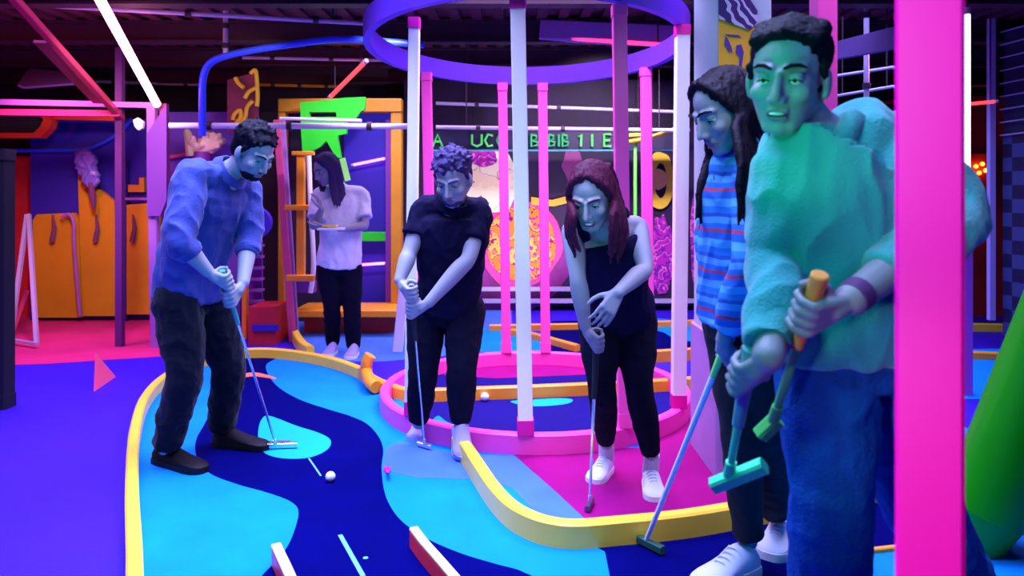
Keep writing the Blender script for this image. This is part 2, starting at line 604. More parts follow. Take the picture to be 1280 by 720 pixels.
neon(P(122, -6, 4.4), P(196, 130, 6.05), 0.030, neon_pink, 'neon_tube', 'bright pinkish white glowing tube slanting at top left')
neon(P(414, 120, 6.9), P(456, 78, 6.4), 0.018, neon_red, 'neon_tube', 'short red glowing tube slanting above the green cut-out', hang=1)
t = neon(P(684, 46, 6.0), P(842, 57, 5.8), 0.016, neon_rose, 'strip_light', 'rose red strip light in a purple housing seen through the purple ring', hang=1)
build(MB().beam(P(676, 38, 6.05), P(850, 46, 5.85), 0.12, 0.16, bev=0.01), 'housing', mat('housing_purple', (0.30, 0.12, 0.50), 0.5), t)
neon(P(1208.5, 18, 4.0), P(1208.5, 228, 4.0), 0.018, neon_ice, 'neon_tube', 'ice blue vertical glowing tube right of the big magenta post', hang=1)
neon(P(1200, 131, 5.6), P(1243, 127, 5.6), 0.012, neon_red, 'neon_tube', 'short red horizontal glowing tube beside the ice blue one', hang=1)
for (a, b, c, lb) in ((440, 209, 0, 'upper magenta light strip inside the orange doorway'), (450, 331, 1, 'lower magenta light strip inside the orange doorway')):
    q0, q1 = (P(442, 206, 7.2), P(481, 198, 7.2)) if c == 0 else (P(450, 331, 7.2), P(481, 329, 7.2))
    neon(q0, q1, 0.012, neon_mag, 'light_strip', lb)

# dull red slanting frame bar with shiny patch
t = thing('slanting_beam', P(10, -10, 4.4), 'dull red metal bar slanting down at the far top left', 'beam')
build(MB().beam(P(10, -10, 4.4), P(152, 148, 6.1), 0.05, 0.05, bev=0.006), 'bar', mat('red_metal', (0.50, 0.05, 0.12), 0.3, metal=0.4), t)
build(MB().beam(P(52, 52, 4.9), P(125, 128, 5.9), 0.10, 0.02), 'web_plate', mat('red_metal_dark', (0.22, 0.02, 0.08), 0.3, metal=0.4), t)

# ---- metal frame on the left
def post(p0, p1, w, m, name, label, cat='post', group=None, parent=None, sleeve=None, sl=0.08, side=(1, 0, 0)):
    """square post from base p0 to top p1"""
    p0, p1 = V(p0), V(p1)
    t = parent or thing(name, p0, label, cat, group)
    build(MB().beam(p0, p1, w, w, side=side, bev=w * .06), 'shaft' if not parent else 'post', m, t)
    if sleeve:
        d = (p1 - p0).normalized()
        build(MB().beam(p0, p0 + d * sl, w * 1.12, w * 1.12, side=(1, 0, 0), bev=w * .1), 'foot_sleeve', sleeve, t)
        build(MB().beam(p1 - d * sl * .8, p1, w * 1.12, w * 1.12, side=(1, 0, 0), bev=w * .1), 'top_sleeve', sleeve, t)
    return t


t = thing('steel_frame', G(195, 434), 'open mauve and pink steel frame behind the man in the blue shirt', 'frame')
build(MB().beam(G(195, 434), P(190, 135, 6.07), 0.07, 0.07, side=(1, 0, 0), bev=.008), 'upright', frame_mauve, t)
build(MB().beam(G(212, 432), P(205, 130, 6.13), 0.06, 0.06, side=(1, 0, 0), bev=.008), 'upright', frame_pink, t)
build(MB().beam(V((P(150, 0, 6.1).x, 6.1, 0)), P(150, 60, 6.1), 0.055, 0.055, side=(1, 0, 0)), 'upright', mat('dark_plum', (0.10, 0.02, 0.16), .5), t)
build(MB().beam(P(-30, 127, 5.9), P(200, 132, 6.07), 0.045, 0.045, side=(0, 1, 0)), 'crossbar', frame_mauve, t)
build(MB().beam(P(-30, 140, 5.9), P(150, 142, 6.0), 0.05, 0.05, side=(0, 1, 0)), 'crossbar', mat('frame_wine', (.45, .03, .16), .5), t)
build(MB().prism([P(183, 168, 6.0), P(208, 130, 6.0), P(208, 250, 6.0), P(200, 270, 6.0), P(184, 270, 6.0)], (0, 0.03, 0)), 'side_panel', mat('side_violet', (.20, .05, .38), .5), t)

# black post at the left edge
t = post(V((P(2, 0, 4.33).x, 4.33, 0)), V((P(2, 0, 4.33).x, 4.33, 1.52)), 0.10, black_m, 'bollard', 'black square post standing at the left edge', sleeve=black_m)

# ---- orange panelled partition at the back left
t = thing('partition', V((P(115, 0, 7.3).x, 7.3, 0)), 'indigo partition with three tall orange panels at the back left', 'partition')
build(ppoly([(38, 145), (210, 150), (300, 150), (300, 405), (38, 405)], 7.4, 0.06), 'backing', wall_indigo, t)
build(ppoly([(43, 397), (41, 275), (46, 268), (92, 266), (98, 274), (102, 397)], 7.32, 0.05), 'orange_panel', panel_orange, t)
build(ppoly([(103, 395), (97, 212), (108, 206), (118, 235), (126, 238), (143, 252), (147, 395)], 7.32, 0.05), 'orange_panel', panel_orange, t)
build(ppoly([(157, 393), (157, 256), (184, 254), (200, 256), (200, 393)], 7.32, 0.05), 'orange_panel', panel_orange, t)
build(ppoly([(160, 240), (160, 231), (174, 231), (174, 222), (180, 222), (180, 240)], 7.32, 0.05), 'orange_bracket', panel_orange, t)
build(ppoly([(143, 200), (157, 200), (157, 405), (145, 405)], 7.30, 0.05), 'indigo_stile', mat('indigo_stile', (0.06, 0.02, 0.30), .5), t)
build(pbox(155, 247, 184, 250, 7.29, .04), 'shelf_edge', frame_mauve, t)
for x in (66, 120, 166):
    m_ = MB().tube([P(x, 268, 7.28), P(x + 2, 285, 7.27), P(x - 1, 302, 7.28)], [0.008, 0.02, 0.026], 8)
    build(m_, 'hanging_strap', mat('strap_plum', (0.16, 0.05, 0.14), .8), t)
build(MB().tube(catmull([P(77, 272, 7.25), P(86, 268, 7.25), P(92, 278, 7.25), P(93, 310, 7.25), P(100, 395, 7.25)], 5), 0.018, 8), 'hanging_hose', frame_mauve, t)
# trestle on the left of it
t = thing('folding_trestle', G(40, 430), 'thin lilac folding trestle leaning beside the first orange panel', 'trestle')
for a, b in (((46, 431), (36, 268)), ((13, 425), (34, 268))):
    build(MB().beam(G(*a), P(b[0], b[1], 6.6), 0.03, 0.03, side=(1, 0, 0)), 'leg', steel_paint, t)
build(MB().beam(G(13, 425, .04), G(46, 430, .04), 0.025, 0.025), 'foot_bar', steel_paint, t)
build(MB().beam(G(14, 420), P(34, 363, 6.7), 0.025, 0.025), 'brace', frame_pink, t)
# mask hanging on the second panel, hung bag
t = thing('hanging_bag', P(108, 190, 7.2), 'crumpled lilac plastic bag hanging over the second orange panel', 'bag')
m_ = MB()
m_.sphere(P(108, 205, 7.18), (0.10, 0.05, 0.13))
m_.sphere(P(114, 222, 7.18), (0.08, 0.05, 0.09))
m_.cone(P(103, 188, 7.2), P(106, 205, 7.2), 0.05, 0.08)
fuse(m_, 'soft_body', mat('bag_lilac', (0.20, 0.16, 0.65), 0.3, bump=.5, bscale=12), 0.012, 3, t, wrinkle(0.02, 12))
build(MB().tube([P(113, 228, 7.15), P(116, 245, 7.16), P(117, 262, 7.17)], [0.02, 0.035, 0.01], 8), 'drawstring_tail', mat('strap_plum', (0, 0, 0)), t)
t = build(ppoly([(166, 150), (172, 147), (179, 152), (178, 160), (173, 163), (168, 158)], 5.95, 0.03), 'paper_mask', cream, None, False)
tag(t, 'small cream paper cut-out pinned beside the pink frame top', 'cut-out')

# blue hose
m_ = MB().tube(catmull([P(4, 188, 7.35), P(60, 188, 7.35), P(105, 187, 7.35), P(125, 180, 7.35), P(143, 170, 7.35), P(155, 160, 7.35), P(165, 149, 7.35)], 6), 0.022, 10)
tag(build(m_, 'blue_hose', blue_tube), 'thin blue hose running level then rising in front of the indigo partition', 'hose')
# red arcade booth in the far left
t = thing('arcade_booth', V((P(20, 0, 7.6).x, 7.6, 0)), 'dark red booth with an octagonal opening at the far left', 'booth')
build(ppoly([(-60, 195), (38, 195), (38, 400), (-60, 400)], 7.6, 0.3), 'red_panel', panel_red, t)
oct_o = [(-20, 138), (55, 138), (66, 146), (62, 160), (50, 172), (-20, 172)]
oct_i = [(-15, 143), (48, 143), (54, 149), (50, 158), (42, 166), (-15, 166)]
m_ = MB()
n = len(oct_o)
for i in range(n):
    j = (i + 1) % n
    m_.prism([P(*oct_o[i], 6.9), P(*oct_o[j], 6.9), P(*oct_i[j], 6.9), P(*oct_i[i], 6.9)], (0, 0.1, 0))
build(m_, 'octagon_frame', mat('octagon_red', (0.75, 0.06, 0.02), .5), t, False)
build(ppoly(oct_i, 6.97, 0.03), 'opening', black_m, t, False)  # black sheet stands in for the darkness of the recess
build(ppoly([(62, 138), (142, 140), (142, 151), (64, 149)], 6.9, 0.06), 'red_fascia', mat('octagon_red', (0, 0, 0)), t, False)
# lilac awning
m_ = MB().prism([P(36, 88, 7.4), P(88, 92, 7.4), P(98, 106, 7.0), P(30, 111, 7.0), P(22, 108, 7.0)], (0, 0, 0.02))
tag(build(m_, 'ceiling_banner', mat('banner_lilac', (0.42, 0.16, 0.70), .6)), 'lilac sheet hung flat under the ceiling at far left', 'banner')

# blue curved tube
m_ = MB().tube(catmull([P(253, 170, 5.75), P(253, 130, 5.75), P(254, 98, 5.75), P(262, 80, 5.75), P(282, 70, 5.75), P(320, 62, 5.75), P(375, 54, 5.75), P(405, 50, 5.75), P(440, 49, 5.75), P(480, 52, 5.75), P(530, 56, 5.75)], 6), 0.028, 12)
tag(build(m_, 'curved_tube', blue_tube), 'thick blue tube bent over the top of the far doorway', 'tube')

# yellow painted sign
t = thing('hanging_sign', P(306, 120, 6.5), 'dark red hanging board with yellow wavy shapes above the man in blue', 'sign')
build(ppoly([(284, 100), (320, 90), (323, 165), (284, 165)], 6.52, 0.04), 'board', mat('board_dark', (0.20, 0.02, 0.08), .6, var=.4, vscale=5), t, False)
yl = [[(294, 97), (298, 104), (305, 110)], [(313, 92), (319, 88), (321, 100), (322, 120), (321, 133)], [(306, 123), (311, 115), (320, 110)],
      [(291, 150), (293, 143), (300, 138), (301, 146), (296, 153), (291, 160)], [(298, 158), (306, 148), (309, 134), (316, 126)]]
for q in yl:
    build(MB().tube(catmull([P(x, y, 6.48) for x, y in q], 6), 0.019, 8), 'yellow_scroll', yellow_paint, t)

# coral-like white decoration behind the man in blue
t = thing('coral_ornament', V((P(255, 0, 6.9).x, 6.9, 0)), 'white and pink coral-like ornament behind the shoulder of the man in blue', 'ornament')
m_ = MB()
for k in range(26):
    a = random.uniform(-1, 1)
    p0 = P(240 + 28 * random.random(), 190, 6.9)
    p1 = P(240 + 40 * random.random(), 168 + 16 * random.random(), 6.9) + V((0, random.uniform(-.1, .1), 0))
    m_.cap(p0, p1, 0.018, 0.028, 8)
fuse(m_, 'coral_head', mat('coral_white', (0.95, 0.62, 0.60), .6), 0.012, 2, t)
build(MB().tube(catmull([P(233, 162, 6.85), P(236, 175, 6.85), P(238, 195, 6.85)], 5), [0.02, .03, .035, .04, .04, .04, .04, .04, .04, .04, .04], 8), 'horn', cream, t)
build(MB().cone(V((P(252, 0, 6.9).x, 6.9, 0)), P(252, 190, 6.9), 0.14, 0.08), 'stand', purple_paint, t)
# pink/violet backing wall between frame and doorway
t = thing('play_wall', V((P(262, 0, 7.3).x, 7.3, 0)), 'violet partition behind the man in the blue shirt', 'partition')
build(ppoly([(209, 140), (300, 140), (300, 400), (209, 400)], 7.28, 0.08), 'panel', mat('violet_panel', (0.16, 0.05, 0.60), .6, var=.3, vscale=2), t, False)
build(MB().beam(P(209, 197, 7.2), P(250, 190, 7.2), .04, .03), 'pink_trim', frame_pink, t)

# ---- far doorway with orange frame
t = thing('play_doorway', V((P(425, 0, 7.0).x, 7.0, 0)), 'large orange-framed doorway with an indigo inside at the back', 'doorway')
build(pbox(347, 124, 356, 404, 6.9, .12, bev=.01), 'frame_side', frame_orange, t)
build(pbox(347, 123, 502, 140, 6.88, .12, bev=.01), 'frame_top', frame_orange, t)
build(pbox(488, 124, 502, 412, 6.9, .12, bev=.01), 'frame_side', frame_orange, t)
build(ppoly([(430, 141), (440, 136), (488, 138), (488, 405), (430, 405)], 7.3, .05), 'indigo_back', wall_indigo, t, False)
build(pbox(356, 140, 432, 405, 7.32, .05), 'dark_inside_sheet', mat('dark_void', (0.02, 0.01, 0.05), .8), t)  # dark sheet stands in for the shade inside the doorway
build(pbox(482, 150, 489, 405, 7.0, .25), 'violet_reveal', mat('violet_reveal', (0.20, 0.03, 0.35), .6), t)
build(pbox(450, 290, 484, 302, 7.15, .06, bev=.01), 'green_bar', shape_green, t)
t = thing('leaning_plank', V((P(355, 0, 6.3).x, 6.3, 0)), 'tall rose and mauve plank leaning at the left of the orange doorway', 'plank')
m_ = MB().beam(G(366, 427), P(346, 150, 6.5), 0.055, 0.03, side=(1, 0, 0))
build(m_, 'rose_face', frame_pink, t)
m_ = MB().beam(G(371, 425), P(353, 150, 6.6), 0.04, 0.04, side=(1, 0, 0))
build(m_, 'mauve_edge', frame_mauve, t)

# green cut-out
t = thing('green_cutout', P(410, 150, 6.7), 'bright green angular cut-out hanging in the orange doorway', 'cut-out')
outer = [(375, 128), (400, 126), (433, 122), (457, 121), (456, 136), (450, 141), (445, 148), (433, 152), (433, 167), (423, 169), (422, 172), (426, 197), (420, 197), (408, 180), (400, 184), (384, 191), (378, 190), (376, 160)]
hole = [(386, 140), (420, 140), (421, 146), (387, 146)]
m_ = MB()
m_.prism([P(*q, 6.7) for q in [(375, 128), (400, 126), (433, 122), (457, 121), (456, 136), (450, 140), (386, 140)]], (0, .05, 0))
m_.prism([P(*q, 6.7) for q in [(375, 128), (386, 140), (387, 146), (376, 160)]], (0, .05, 0))
m_.prism([P(*q, 6.7) for q in [(420, 140), (450, 140), (445, 148), (433, 152), (421, 152)]], (0, .05, 0))
m_.prism([P(*q, 6.7) for q in [(387, 146), (421, 146), (421, 152), (433, 152), (433, 167), (423, 169), (422, 172), (408, 176), (400, 184), (384, 191), (378, 190), (376, 160)]], (0, .05, 0))
m_.prism([P(*q, 6.7) for q in [(422, 172), (426, 197), (420, 197), (408, 176)]], (0, .05, 0))
build(m_, 'green_board', shape_green, t, False)
build(MB().beam(P(428, 198, 6.7), P(435, 226, 6.68), .05, .02, side=(1, 0, 0)), 'hanging_tail', mat('tail_green', (.25, .75, .15), .5), t)

# ladder shapes beside the far woman
t = thing('climbing_rack', V((P(375, 0, 6.5).x, 6.5, 0)), 'yellow-orange rack with two short crossbars beside the far woman', 'rack')
build(pbox(370, 189, 380, 346, 6.22, .06, bev=.008), 'upright', rail_orange, t)
build(pbox(364, 189, 392, 194, 6.2, .05, bev=.006), 'crossbar', rail_orange, t)
build(pbox(355, 256, 392, 263, 6.17, .06, bev=.008), 'crossbar', rail_orange, t)
build(pbox(357, 344, 392, 352, 6.17, .06, bev=.008), 'crossbar', rail_orange, t)
build(MB().tube(catmull([P(386, 193, 6.45), P(388, 250, 6.45), P(392, 330, 6.45), P(388, 366, 6.45)], 5), .022, 8), 'white_rope', white_paint, t)
build(MB().box(P(360, 366, 6.5) * 1, V((P(392, 352, 6.5).x, 6.6, P(392, 352, 6.5).z))), 'mount', mat('violet_reveal', (0, 0, 0)), t)

# step with orange edge
t = thing('entry_step', V((P(420, 0, 6.5).x, 6.5, 0)), 'dark red step with an orange edge under the far doorway', 'step')
build(MB().box(G(368, 424) + V((0, .3, 0)), V((P(500, 0, 6.75).x, 7.1, .18))), 'riser', panel_red, t)
build(pbox(365, 388, 500, 397, 6.5, .5, bev=.01), 'orange_nosing', rail_orange, t)
# kerb running down the left of that bay
m_ = MB().strip(catmull([P(368, 395, 6.4) * 1, G(371, 420), G(380, 440), G(392, 449)], 5) if False else catmull([G(366, 418), G(370, 428), G(378, 440), G(388, 447)], 5), .06, .09)
tag(build(m_, 'kerb', rail_yellow, None, True), 'short yellow kerb curving down from the far step', 'kerb')
# red low block left of the doorway
t = thing('low_block', V((P(335, 0, 6.2).x, 6.2, 0)), 'dark red low block with an indigo band left of the far doorway', 'block')
build(MB().box(V((P(313, 0, 6.2).x, 6.15, 0)), V((P(347, 0, 6.2).x, 6.5, .32))), 'block', panel_red, t)
build(pbox(315, 406, 347, 414, 6.13, .03), 'band', wall_indigo, t)
t = thing('shelf_unit', V((P(320, 0, 6.5).x, 6.55, 0)), 'narrow mauve shelf unit stacked with scorecards behind the man in blue', 'shelf unit')
build(pbox(302, 280, 308, 430, 6.4, .06, bev=.006), 'upright', rail_orange, t)
build(pbox(308, 300, 327, 390, 6.6, .04), 'back', purple_paint, t)
for k in range(6):
    build(pbox(309, 306 + k * 14, 326, 309 + k * 14, 6.5, .1), 'shelf', frame_mauve, t)
t = build(pbox(326, 140, 347, 388, 7.2, .04), 'dark_gap_sheet', black_m, None, False)  # black sheet stands in for the shade of a gap
tag(t, 'narrow black sheet standing for the dark gap between the man in blue and the doorway', 'sheet')
t = thing('round_dish', P(325, 282, 6.2), 'round indigo disc mounted behind the back of the man in blue', 'disc')
m_ = MB()
cc = P(322, 278, 6.3)
m_.cone(cc, cc + V((0, -.04, 0)), .13, .12, 32)
build(m_, 'disc', mat('disc_indigo', (.10, .04, .62), .4), t)
build(MB().cone(cc + V((0, .0, 0)), cc + V((0, .25, -.0)), .02, .02), 'bracket', steel_paint, t)

# ================================================================ mural wall behind the ring
t = thing('mural_wall', V((P(700, 0, 8.0).x, 8.0, 0)), 'dark purple wall painted with glowing cream and orange creatures', 'mural')
MY = 8.0
build(pbox(505, 100, 905, 383, MY + .06, .1), 'backing', mat('mural_back', (0.018, 0.004, 0.05), .7, var=.5, vscale=3), t)
circ = lambda cx, cy, rx, ry, n=40: [(cx + rx * math.cos(2 * PI * k / n), cy + ry * math.sin(2 * PI * k / n)) for k in range(n)]


def wob(cx, cy, rx, ry, amp=.12, n=48, sd=0):
    return [(cx + rx * (1 + amp * noise.noise(V((math.cos(2 * PI * k / n) * 1.6 + sd, math.sin(2 * PI * k / n) * 1.6, sd)))) * math.cos(2 * PI * k / n),
             cy + ry * (1 + amp * noise.noise(V((math.cos(2 * PI * k / n) * 1.6, math.sin(2 * PI * k / n) * 1.6 + sd, sd)))) * math.sin(2 * PI * k / n)) for k in range(n)]


mur_or = stripes_mat('mural_orange', [(1.0, .22, .01), (.20, .0, .12), (1.0, .45, .05), (.45, .0, .25)], [0, .45, .6, .88], .14, 'X', rot=(0, .9, .0), distort=.35)
mur_cr = stripes_mat('mural_cream', [(1.0, .86, .58), (1.0, .74, .48), (.35, .10, .25)], [0, .6, .95], .22, 'Z', distort=.4)
mur_pk = stripes_mat('mural_pink', [(.55, .01, .45), (.85, .20, .55), (.22, .0, .35)], [0, .5, .7], .12, 'Z', rot=(0, .6, 0), distort=.5)


def mur(pts, k, name, m):
    build(ppoly(pts, MY + .05 - k * .012, .014), name, m, t, False)


mur(wob(615, 330, 110, 62, .2), 0, 'purple_field', mat('mural_field', (.22, .0, .20), .6, var=.3, vscale=6))
mur(wob(650, 305, 52, 56, .1, sd=2), 1, 'orange_round_rim', mat('mural_rim', (.62, .03, .30), .6))
mur(wob(652, 304, 44, 48, .1, sd=3), 2, 'orange_round_body', mur_or)
mur(wob(612, 226, 38, 44, .2, sd=5), 3, 'cream_creature_head', mur_cr)
mur(wob(604, 196, 18, 13, .2, sd=6), 4, 'creature_hair', mur_pk)
mur([(664, 246), (690, 250), (716, 243), (716, 252), (692, 258), (664, 256)], 2, 'orange_arm', mat('mur_gold', (1., .42, .03), .5))
mur(wob(592, 262, 14, 18, .2, sd=8), 2, 'pink_patch', mur_pk)
m_ = MB()
ci, co = wob(826, 226, 8, 22, .1, sd=4), wob(824, 226, 20, 36, .15, sd=4)
n = len(ci)
for i in range(n):
    j = (i + 1) % n
    m_.prism([P(*co[i], MY + .01), P(*co[j], MY + .01), P(*ci[j], MY + .01), P(*ci[i], MY + .01)], (0, .02, 0))
build(m_, 'yellow_ring_creature', yellow_paint, t, False)
mur(wob(822, 224, 13, 13, .2, sd=9), 4, 'creature_face', mat('mur_face', (.95, .45, .15), .5))
mur(wob(828, 318, 14, 52, .35, sd=10), 1, 'purple_skeleton', mur_pk)
mur(wob(812, 330, 14, 36, .3, sd=12), 0, 'violet_shadow_figure', mat('mur_violet', (.12, .04, .50), .6))
mur(wob(876, 300, 14, 70, .3, sd=13), 1, 'pink_column_figure', mur_pk)
mur(wob(716, 205, 12, 22, .3, sd=15), 1, 'dim_creature', mat('mur_dim', (.25, .03, .20), .6))
build(pbox(600, 359, 722, 364, MY - .03, .05), 'lilac_ledge', steel_paint, t)
build(pbox(600, 374, 900, 379, MY - .03, .05), 'lilac_ledge', steel_paint, t)

# letter banner
t = thing('letter_banner', P(690, 175, 7.4), 'dark banner with hand-painted green letters under the purple ring', 'banner')
build(ppoly([(540, 163), (842, 166), (842, 190), (540, 187)], 7.4, .03), 'board', mat('banner_board', (.010, .006, .05), .6), t, False)
build(pbox(540, 187, 842, 189, 7.36, .03), 'lower_edge', mat('edge_teal', (.05, .35, .38), .5), t)
GL = {'A': [[(0, 1), (.5, 0), (1, 1)], [(.2, .6), (.8, .6)]], 'U': [[(0, 0), (0, .8), (.5, 1), (1, .8), (1, 0)]], 'C': [[(1, .1), (.4, 0), (0, .5), (.4, 1), (1, .9)]],
      'B': [[(0, 0), (0, 1), (.8, .9), (.9, .65), (0, .5), (.7, .4), (.7, .1), (0, 0)]], 'I': [[(.5, 0), (.5, 1)]], 'T': [[(0, 0), (1, 0)], [(.5, 0), (.5, 1)]],
      'L': [[(0, 0), (0, 1), (1, 1)]], 'E': [[(1, 0), (0, 0), (0, 1), (1, 1)], [(0, .5), (.8, .5)]], '1': [[(.2, .2), (.6, 0), (.5, 1)]]}
gl_bright = mat('letter_green', (.10, .85, .12), .5)
gl_dim = mat('letter_green_deep', (.03, .38, .12), .5)
for ch, x, w, m_i in (('A', 541, 12, 0), ('U', 590, 12, 0), ('C', 606, 10, 0), ('C', 621, 8, 1), ('B', 664, 9, 1), ('B', 686, 8, 1), ('I', 696, 5, 1), ('B', 703, 8, 1), ('1', 722, 8, 0), ('I', 736, 8, 0), ('E', 755, 9, 0)):
    m_ = MB()
    for st in GL[ch]:
        m_.tube([P(x + a * w, 168 + b * 15, 7.37) for a, b in st], .013, 6)
    build(m_, 'green_letter', gl_dim if m_i else gl_bright, t)
build(MB().beam(P(783, 169, 7.3), P(802, 168, 7.3), .03, .03), 'yellow_arrow_top', yellow_paint, t)
hanger(t, P(560, 165, 7.41), P(830, 166, 7.41))
t2 = thing('yellow_arch_trim', P(810, 170, 7.2), 'yellow curved trim right of the green letters', 'trim')
build(MB().tube(catmull([P(780, 178, 7.25), P(800, 175, 7.2), P(825, 168, 7.1), P(842, 162, 7.0)], 5), .022, 8), 'yellow_band', yellow_paint, t2)
build(MB().cone(P(794, 178, 7.25), V((P(794, 0, 7.25).x, 7.25, 0)), .018, .018), 'green_rod', mat('rod_green', (.2, .75, .1), .5), t2)

# ================================================================ the ring structure
t = thing('ring_kerb', ring_c, 'round pink kerb ring on the floor around the central pole cage', 'kerb ring')
N = 96
path = [ring_c + V((math.cos(2 * PI * k / N) * (RX - .025), math.sin(2 * PI * k / N) * (RY - .025), 0)) for k in range(N)]
build(MB().strip(path, .055, .10, closed=True), 'kerb_body', ring_pink, t)
for o_ in [t]:
    pass

top_c = V((0.085, 4.47, 0))
TRX, TRY = 0.97, 0.99


def ring_z(y):
    return 2.07 + (5.45 - y) * 0.066


t = thing('overhead_ring', V((top_c.x, top_c.y, 2.1)), 'big violet hoop held up on the pink and white posts', 'ring')
m_ = MB()
rs = []
for k in range(N):
    a = 2 * PI * k / N
    q = top_c + V((math.cos(a) * TRX, math.sin(a) * TRY, 0))
    d = V((math.cos(a), math.sin(a), 0))
    z = ring_z(q.y)
    rs.append([q + d * 0 + V((0, 0, z)), q + V((0, 0, z + .125)), q - d * .045 + V((0, 0, z + .125)), q - d * .045 + V((0, 0, z))])
m_.rings(rs, closed=True)
build(m_, 'hoop', ring_violet, t)


def ring_base(px, front=True):
    """base point on the kerb ring seen in column px"""
    k = (px - 640) / F
    A = k * k / (RX - .025) ** 2 + 1 / (RY - .025) ** 2
    B = -2 * (k * ring_c.x / (RX - .025) ** 2 + ring_c.y / (RY - .025) ** 2)
    C_ = ring_c.x ** 2 / (RX - .025) ** 2 + ring_c.y ** 2 / (RY - .025) ** 2 - 1
    D = math.sqrt(max(0, B * B - 4 * A * C_))
    Y = (-B - D) / (2 * A) if front else (-B + D) / (2 * A)
    return V((k * Y, Y, 0.099))


POSTS = [('white', 513, 518, True, 'white square post of the cage, leftmost'), ('white', 657, 647, True, 'white square post at the front middle of the cage'),
         ('white', 848, 853, True, 'white square post at the right of the cage'),
         ('pink', 540, 533, False, 'pink post of the cage behind the leftmost white post'), ('pink', 633, 628, False, 'thin pink post at the back of the cage, left of the front white post'),
         ('pink', 682, 678, False, 'thin pink post at the back of the cage, right of the front white post'), ('pink', 781, 774, True, 'wide pink post at the front of the cage behind the woman in the tank top'),
         ('pink', 811, 807, False, 'pink post at the back right of the cage')]
for kind, bx, tx, fr, lb in POSTS:
    b = ring_base(bx, fr)
    Yt = b.y
    tp = V(((tx - 640) / F * Yt, Yt, ring_z(Yt) + .003))
    # keep the head of the post on the hoop
    post(b, tp, (.056 if bx == 513 else .072) if kind == 'white' else .068, post_white if kind == 'white' else post_pink, 'cage_post', lb, 'post', 'posts of the central cage', sleeve=sleeve_mag if kind == 'white' else post_pink, sl=.07)

# leaning white post left
post(G(497, 439), P(508, 330, 5.8), .075, post_white, 'foam_post', 'short white post leaning behind the man in the navy shirt')

# ================================================================ kerbs (rails)
def kerb(pts, w, h, m, label, name='kerb', n=7, z=None, mats=None):
    path = catmull([G(x, y) for x, y in pts], n)
    o = build(MB().strip(path, w, h), name, m)
    return tag(o, label, 'kerb')


kerb([(166, 1000), (168, 860), (168, 720), (165, 640), (166, 580), (170, 545), (180, 512), (200, 487), (235, 465), (280, 451), (330, 447), (380, 452), (420, 461), (452, 473)], .05, .075, rail_yellow,
     'long yellow-orange kerb curving round the left side of the putting green')
# finial end curl + kerb to the right
t = thing('kerb', G(460, 478), 'orange kerb with an upright curled end running behind the pink ring', 'kerb')
build(MB().strip(catmull([G(452, 473), G(462, 482), G(480, 492), (G(510, 502)), G(545, 502), G(600, 500), G(700, 496), G(800, 491), G(860, 487), G(930, 480), G(1010, 474)], 7), .05, .08), 'rail', rail_orange, t)
build(MB().tube(catmull([G(470, 484, .05), G(463, 478, .06), P(458, 465, 4.95), P(459, 452, 4.95), P(463, 444, 4.95)], 6), .04, 12), 'curled_end', rail_orange, t)
t = thing('kerb', G(680, 672), 'wavy yellow kerb sweeping from the pink ring to the right foreground', 'kerb')
wave = [(571, 567), (583, 578), (598, 602), (618, 633), (640, 657), (665, 672), (690, 680), (720, 683), (770, 679), (830, 673), (880, 666), (950, 653), (1020, 640), (1100, 624), (1200, 606), (1300, 589), (1500, 556)]
build(MB().strip(catmull([G(x, y) for x, y in wave], 8), .055, .09), 'rail', rail_yellow, t)
kerb([(640, 419.5), (655, 422), (680, 428), (722, 440)], .05, .06, rail_orange, 'orange kerb slanting behind the two thin pink posts')
kerb([(612, 414), (720, 412), (800, 410), (930, 405)], .05, .06, rail_orange, 'far orange kerb under the mural')
kerb([(812, 453), (860, 450), (930, 446), (1000, 444)], .05, .09, rail_orange, 'orange kerb at the right behind the cage, farther one')
kerb([(1180, 413), (1245, 414), (1400, 416)], .06, .07, rail_yellow, 'yellow kerb behind the leaning green tube, farther one')
kerb([(1180, 447), (1240, 450), (1400, 455)], .06, .06, rail_orange, 'orange kerb behind the leaning green tube, nearer one')
# low rails of the starting chute
for pts, lb in (([(345, 706), (352, 722), (362, 745), (380, 790)], 'red and cream low rail at the lower left of the winding navy strip'),
                ([(517, 684), (530, 702), (550, 726), (590, 775)], 'red and cream low rail at the lower right of the winding navy strip')):
    t = thing('chute_rail', G(*pts[0]), lb, 'rail', None)
    pa = [G(x, y) for x, y in pts]
    build(MB().strip(catmull(pa, 5), .030, .062), 'side', rail_red, t)
    build(MB().strip(catmull(pa, 5), .032, .010, z0=.0625, bev=.003), 'cap', rail_top_pale, t)
# thin painted lines
m_ = MB()
for a, b, w in (((425, 670), (454, 722), .008), ((386, 574), (401, 596), .004)):
    p, q = G(*a), G(*b)
    d = (q - p).normalized() * 0
    s_ = V(((q - p).y, -(q - p).x, 0)).normalized() * w
    m_.prism([p + s_ + V((0, 0, .0052)), q + s_ + V((0, 0, .0052)), q - s_ + V((0, 0, .0052)), p - s_ + V((0, 0, .0052))], (0, 0, -.001))
m_.prism([G(457, 699) + V((.009 * math.cos(a), .009 * math.sin(a), .0052)) for a in [PI * k / 6 for k in range(12)]], (0, 0, -.001))
o = build(m_, 'floor_marking', mat('marking_blue', (.12, .38, .80), .7), None, False)
tag(o, None, kind='structure')
o.name = 'trim_1'
# thin orange edge lower right
m_ = MB().strip([G(1075, 694), G(1118, 689), G(1220, 678), G(1290, 666), G(1400, 650)], .02, .02, bev=.004)
tag(build(m_, 'edge_strip', rail_orange), 'thin orange edge strip on the floor in the lower right corner', 'edging')

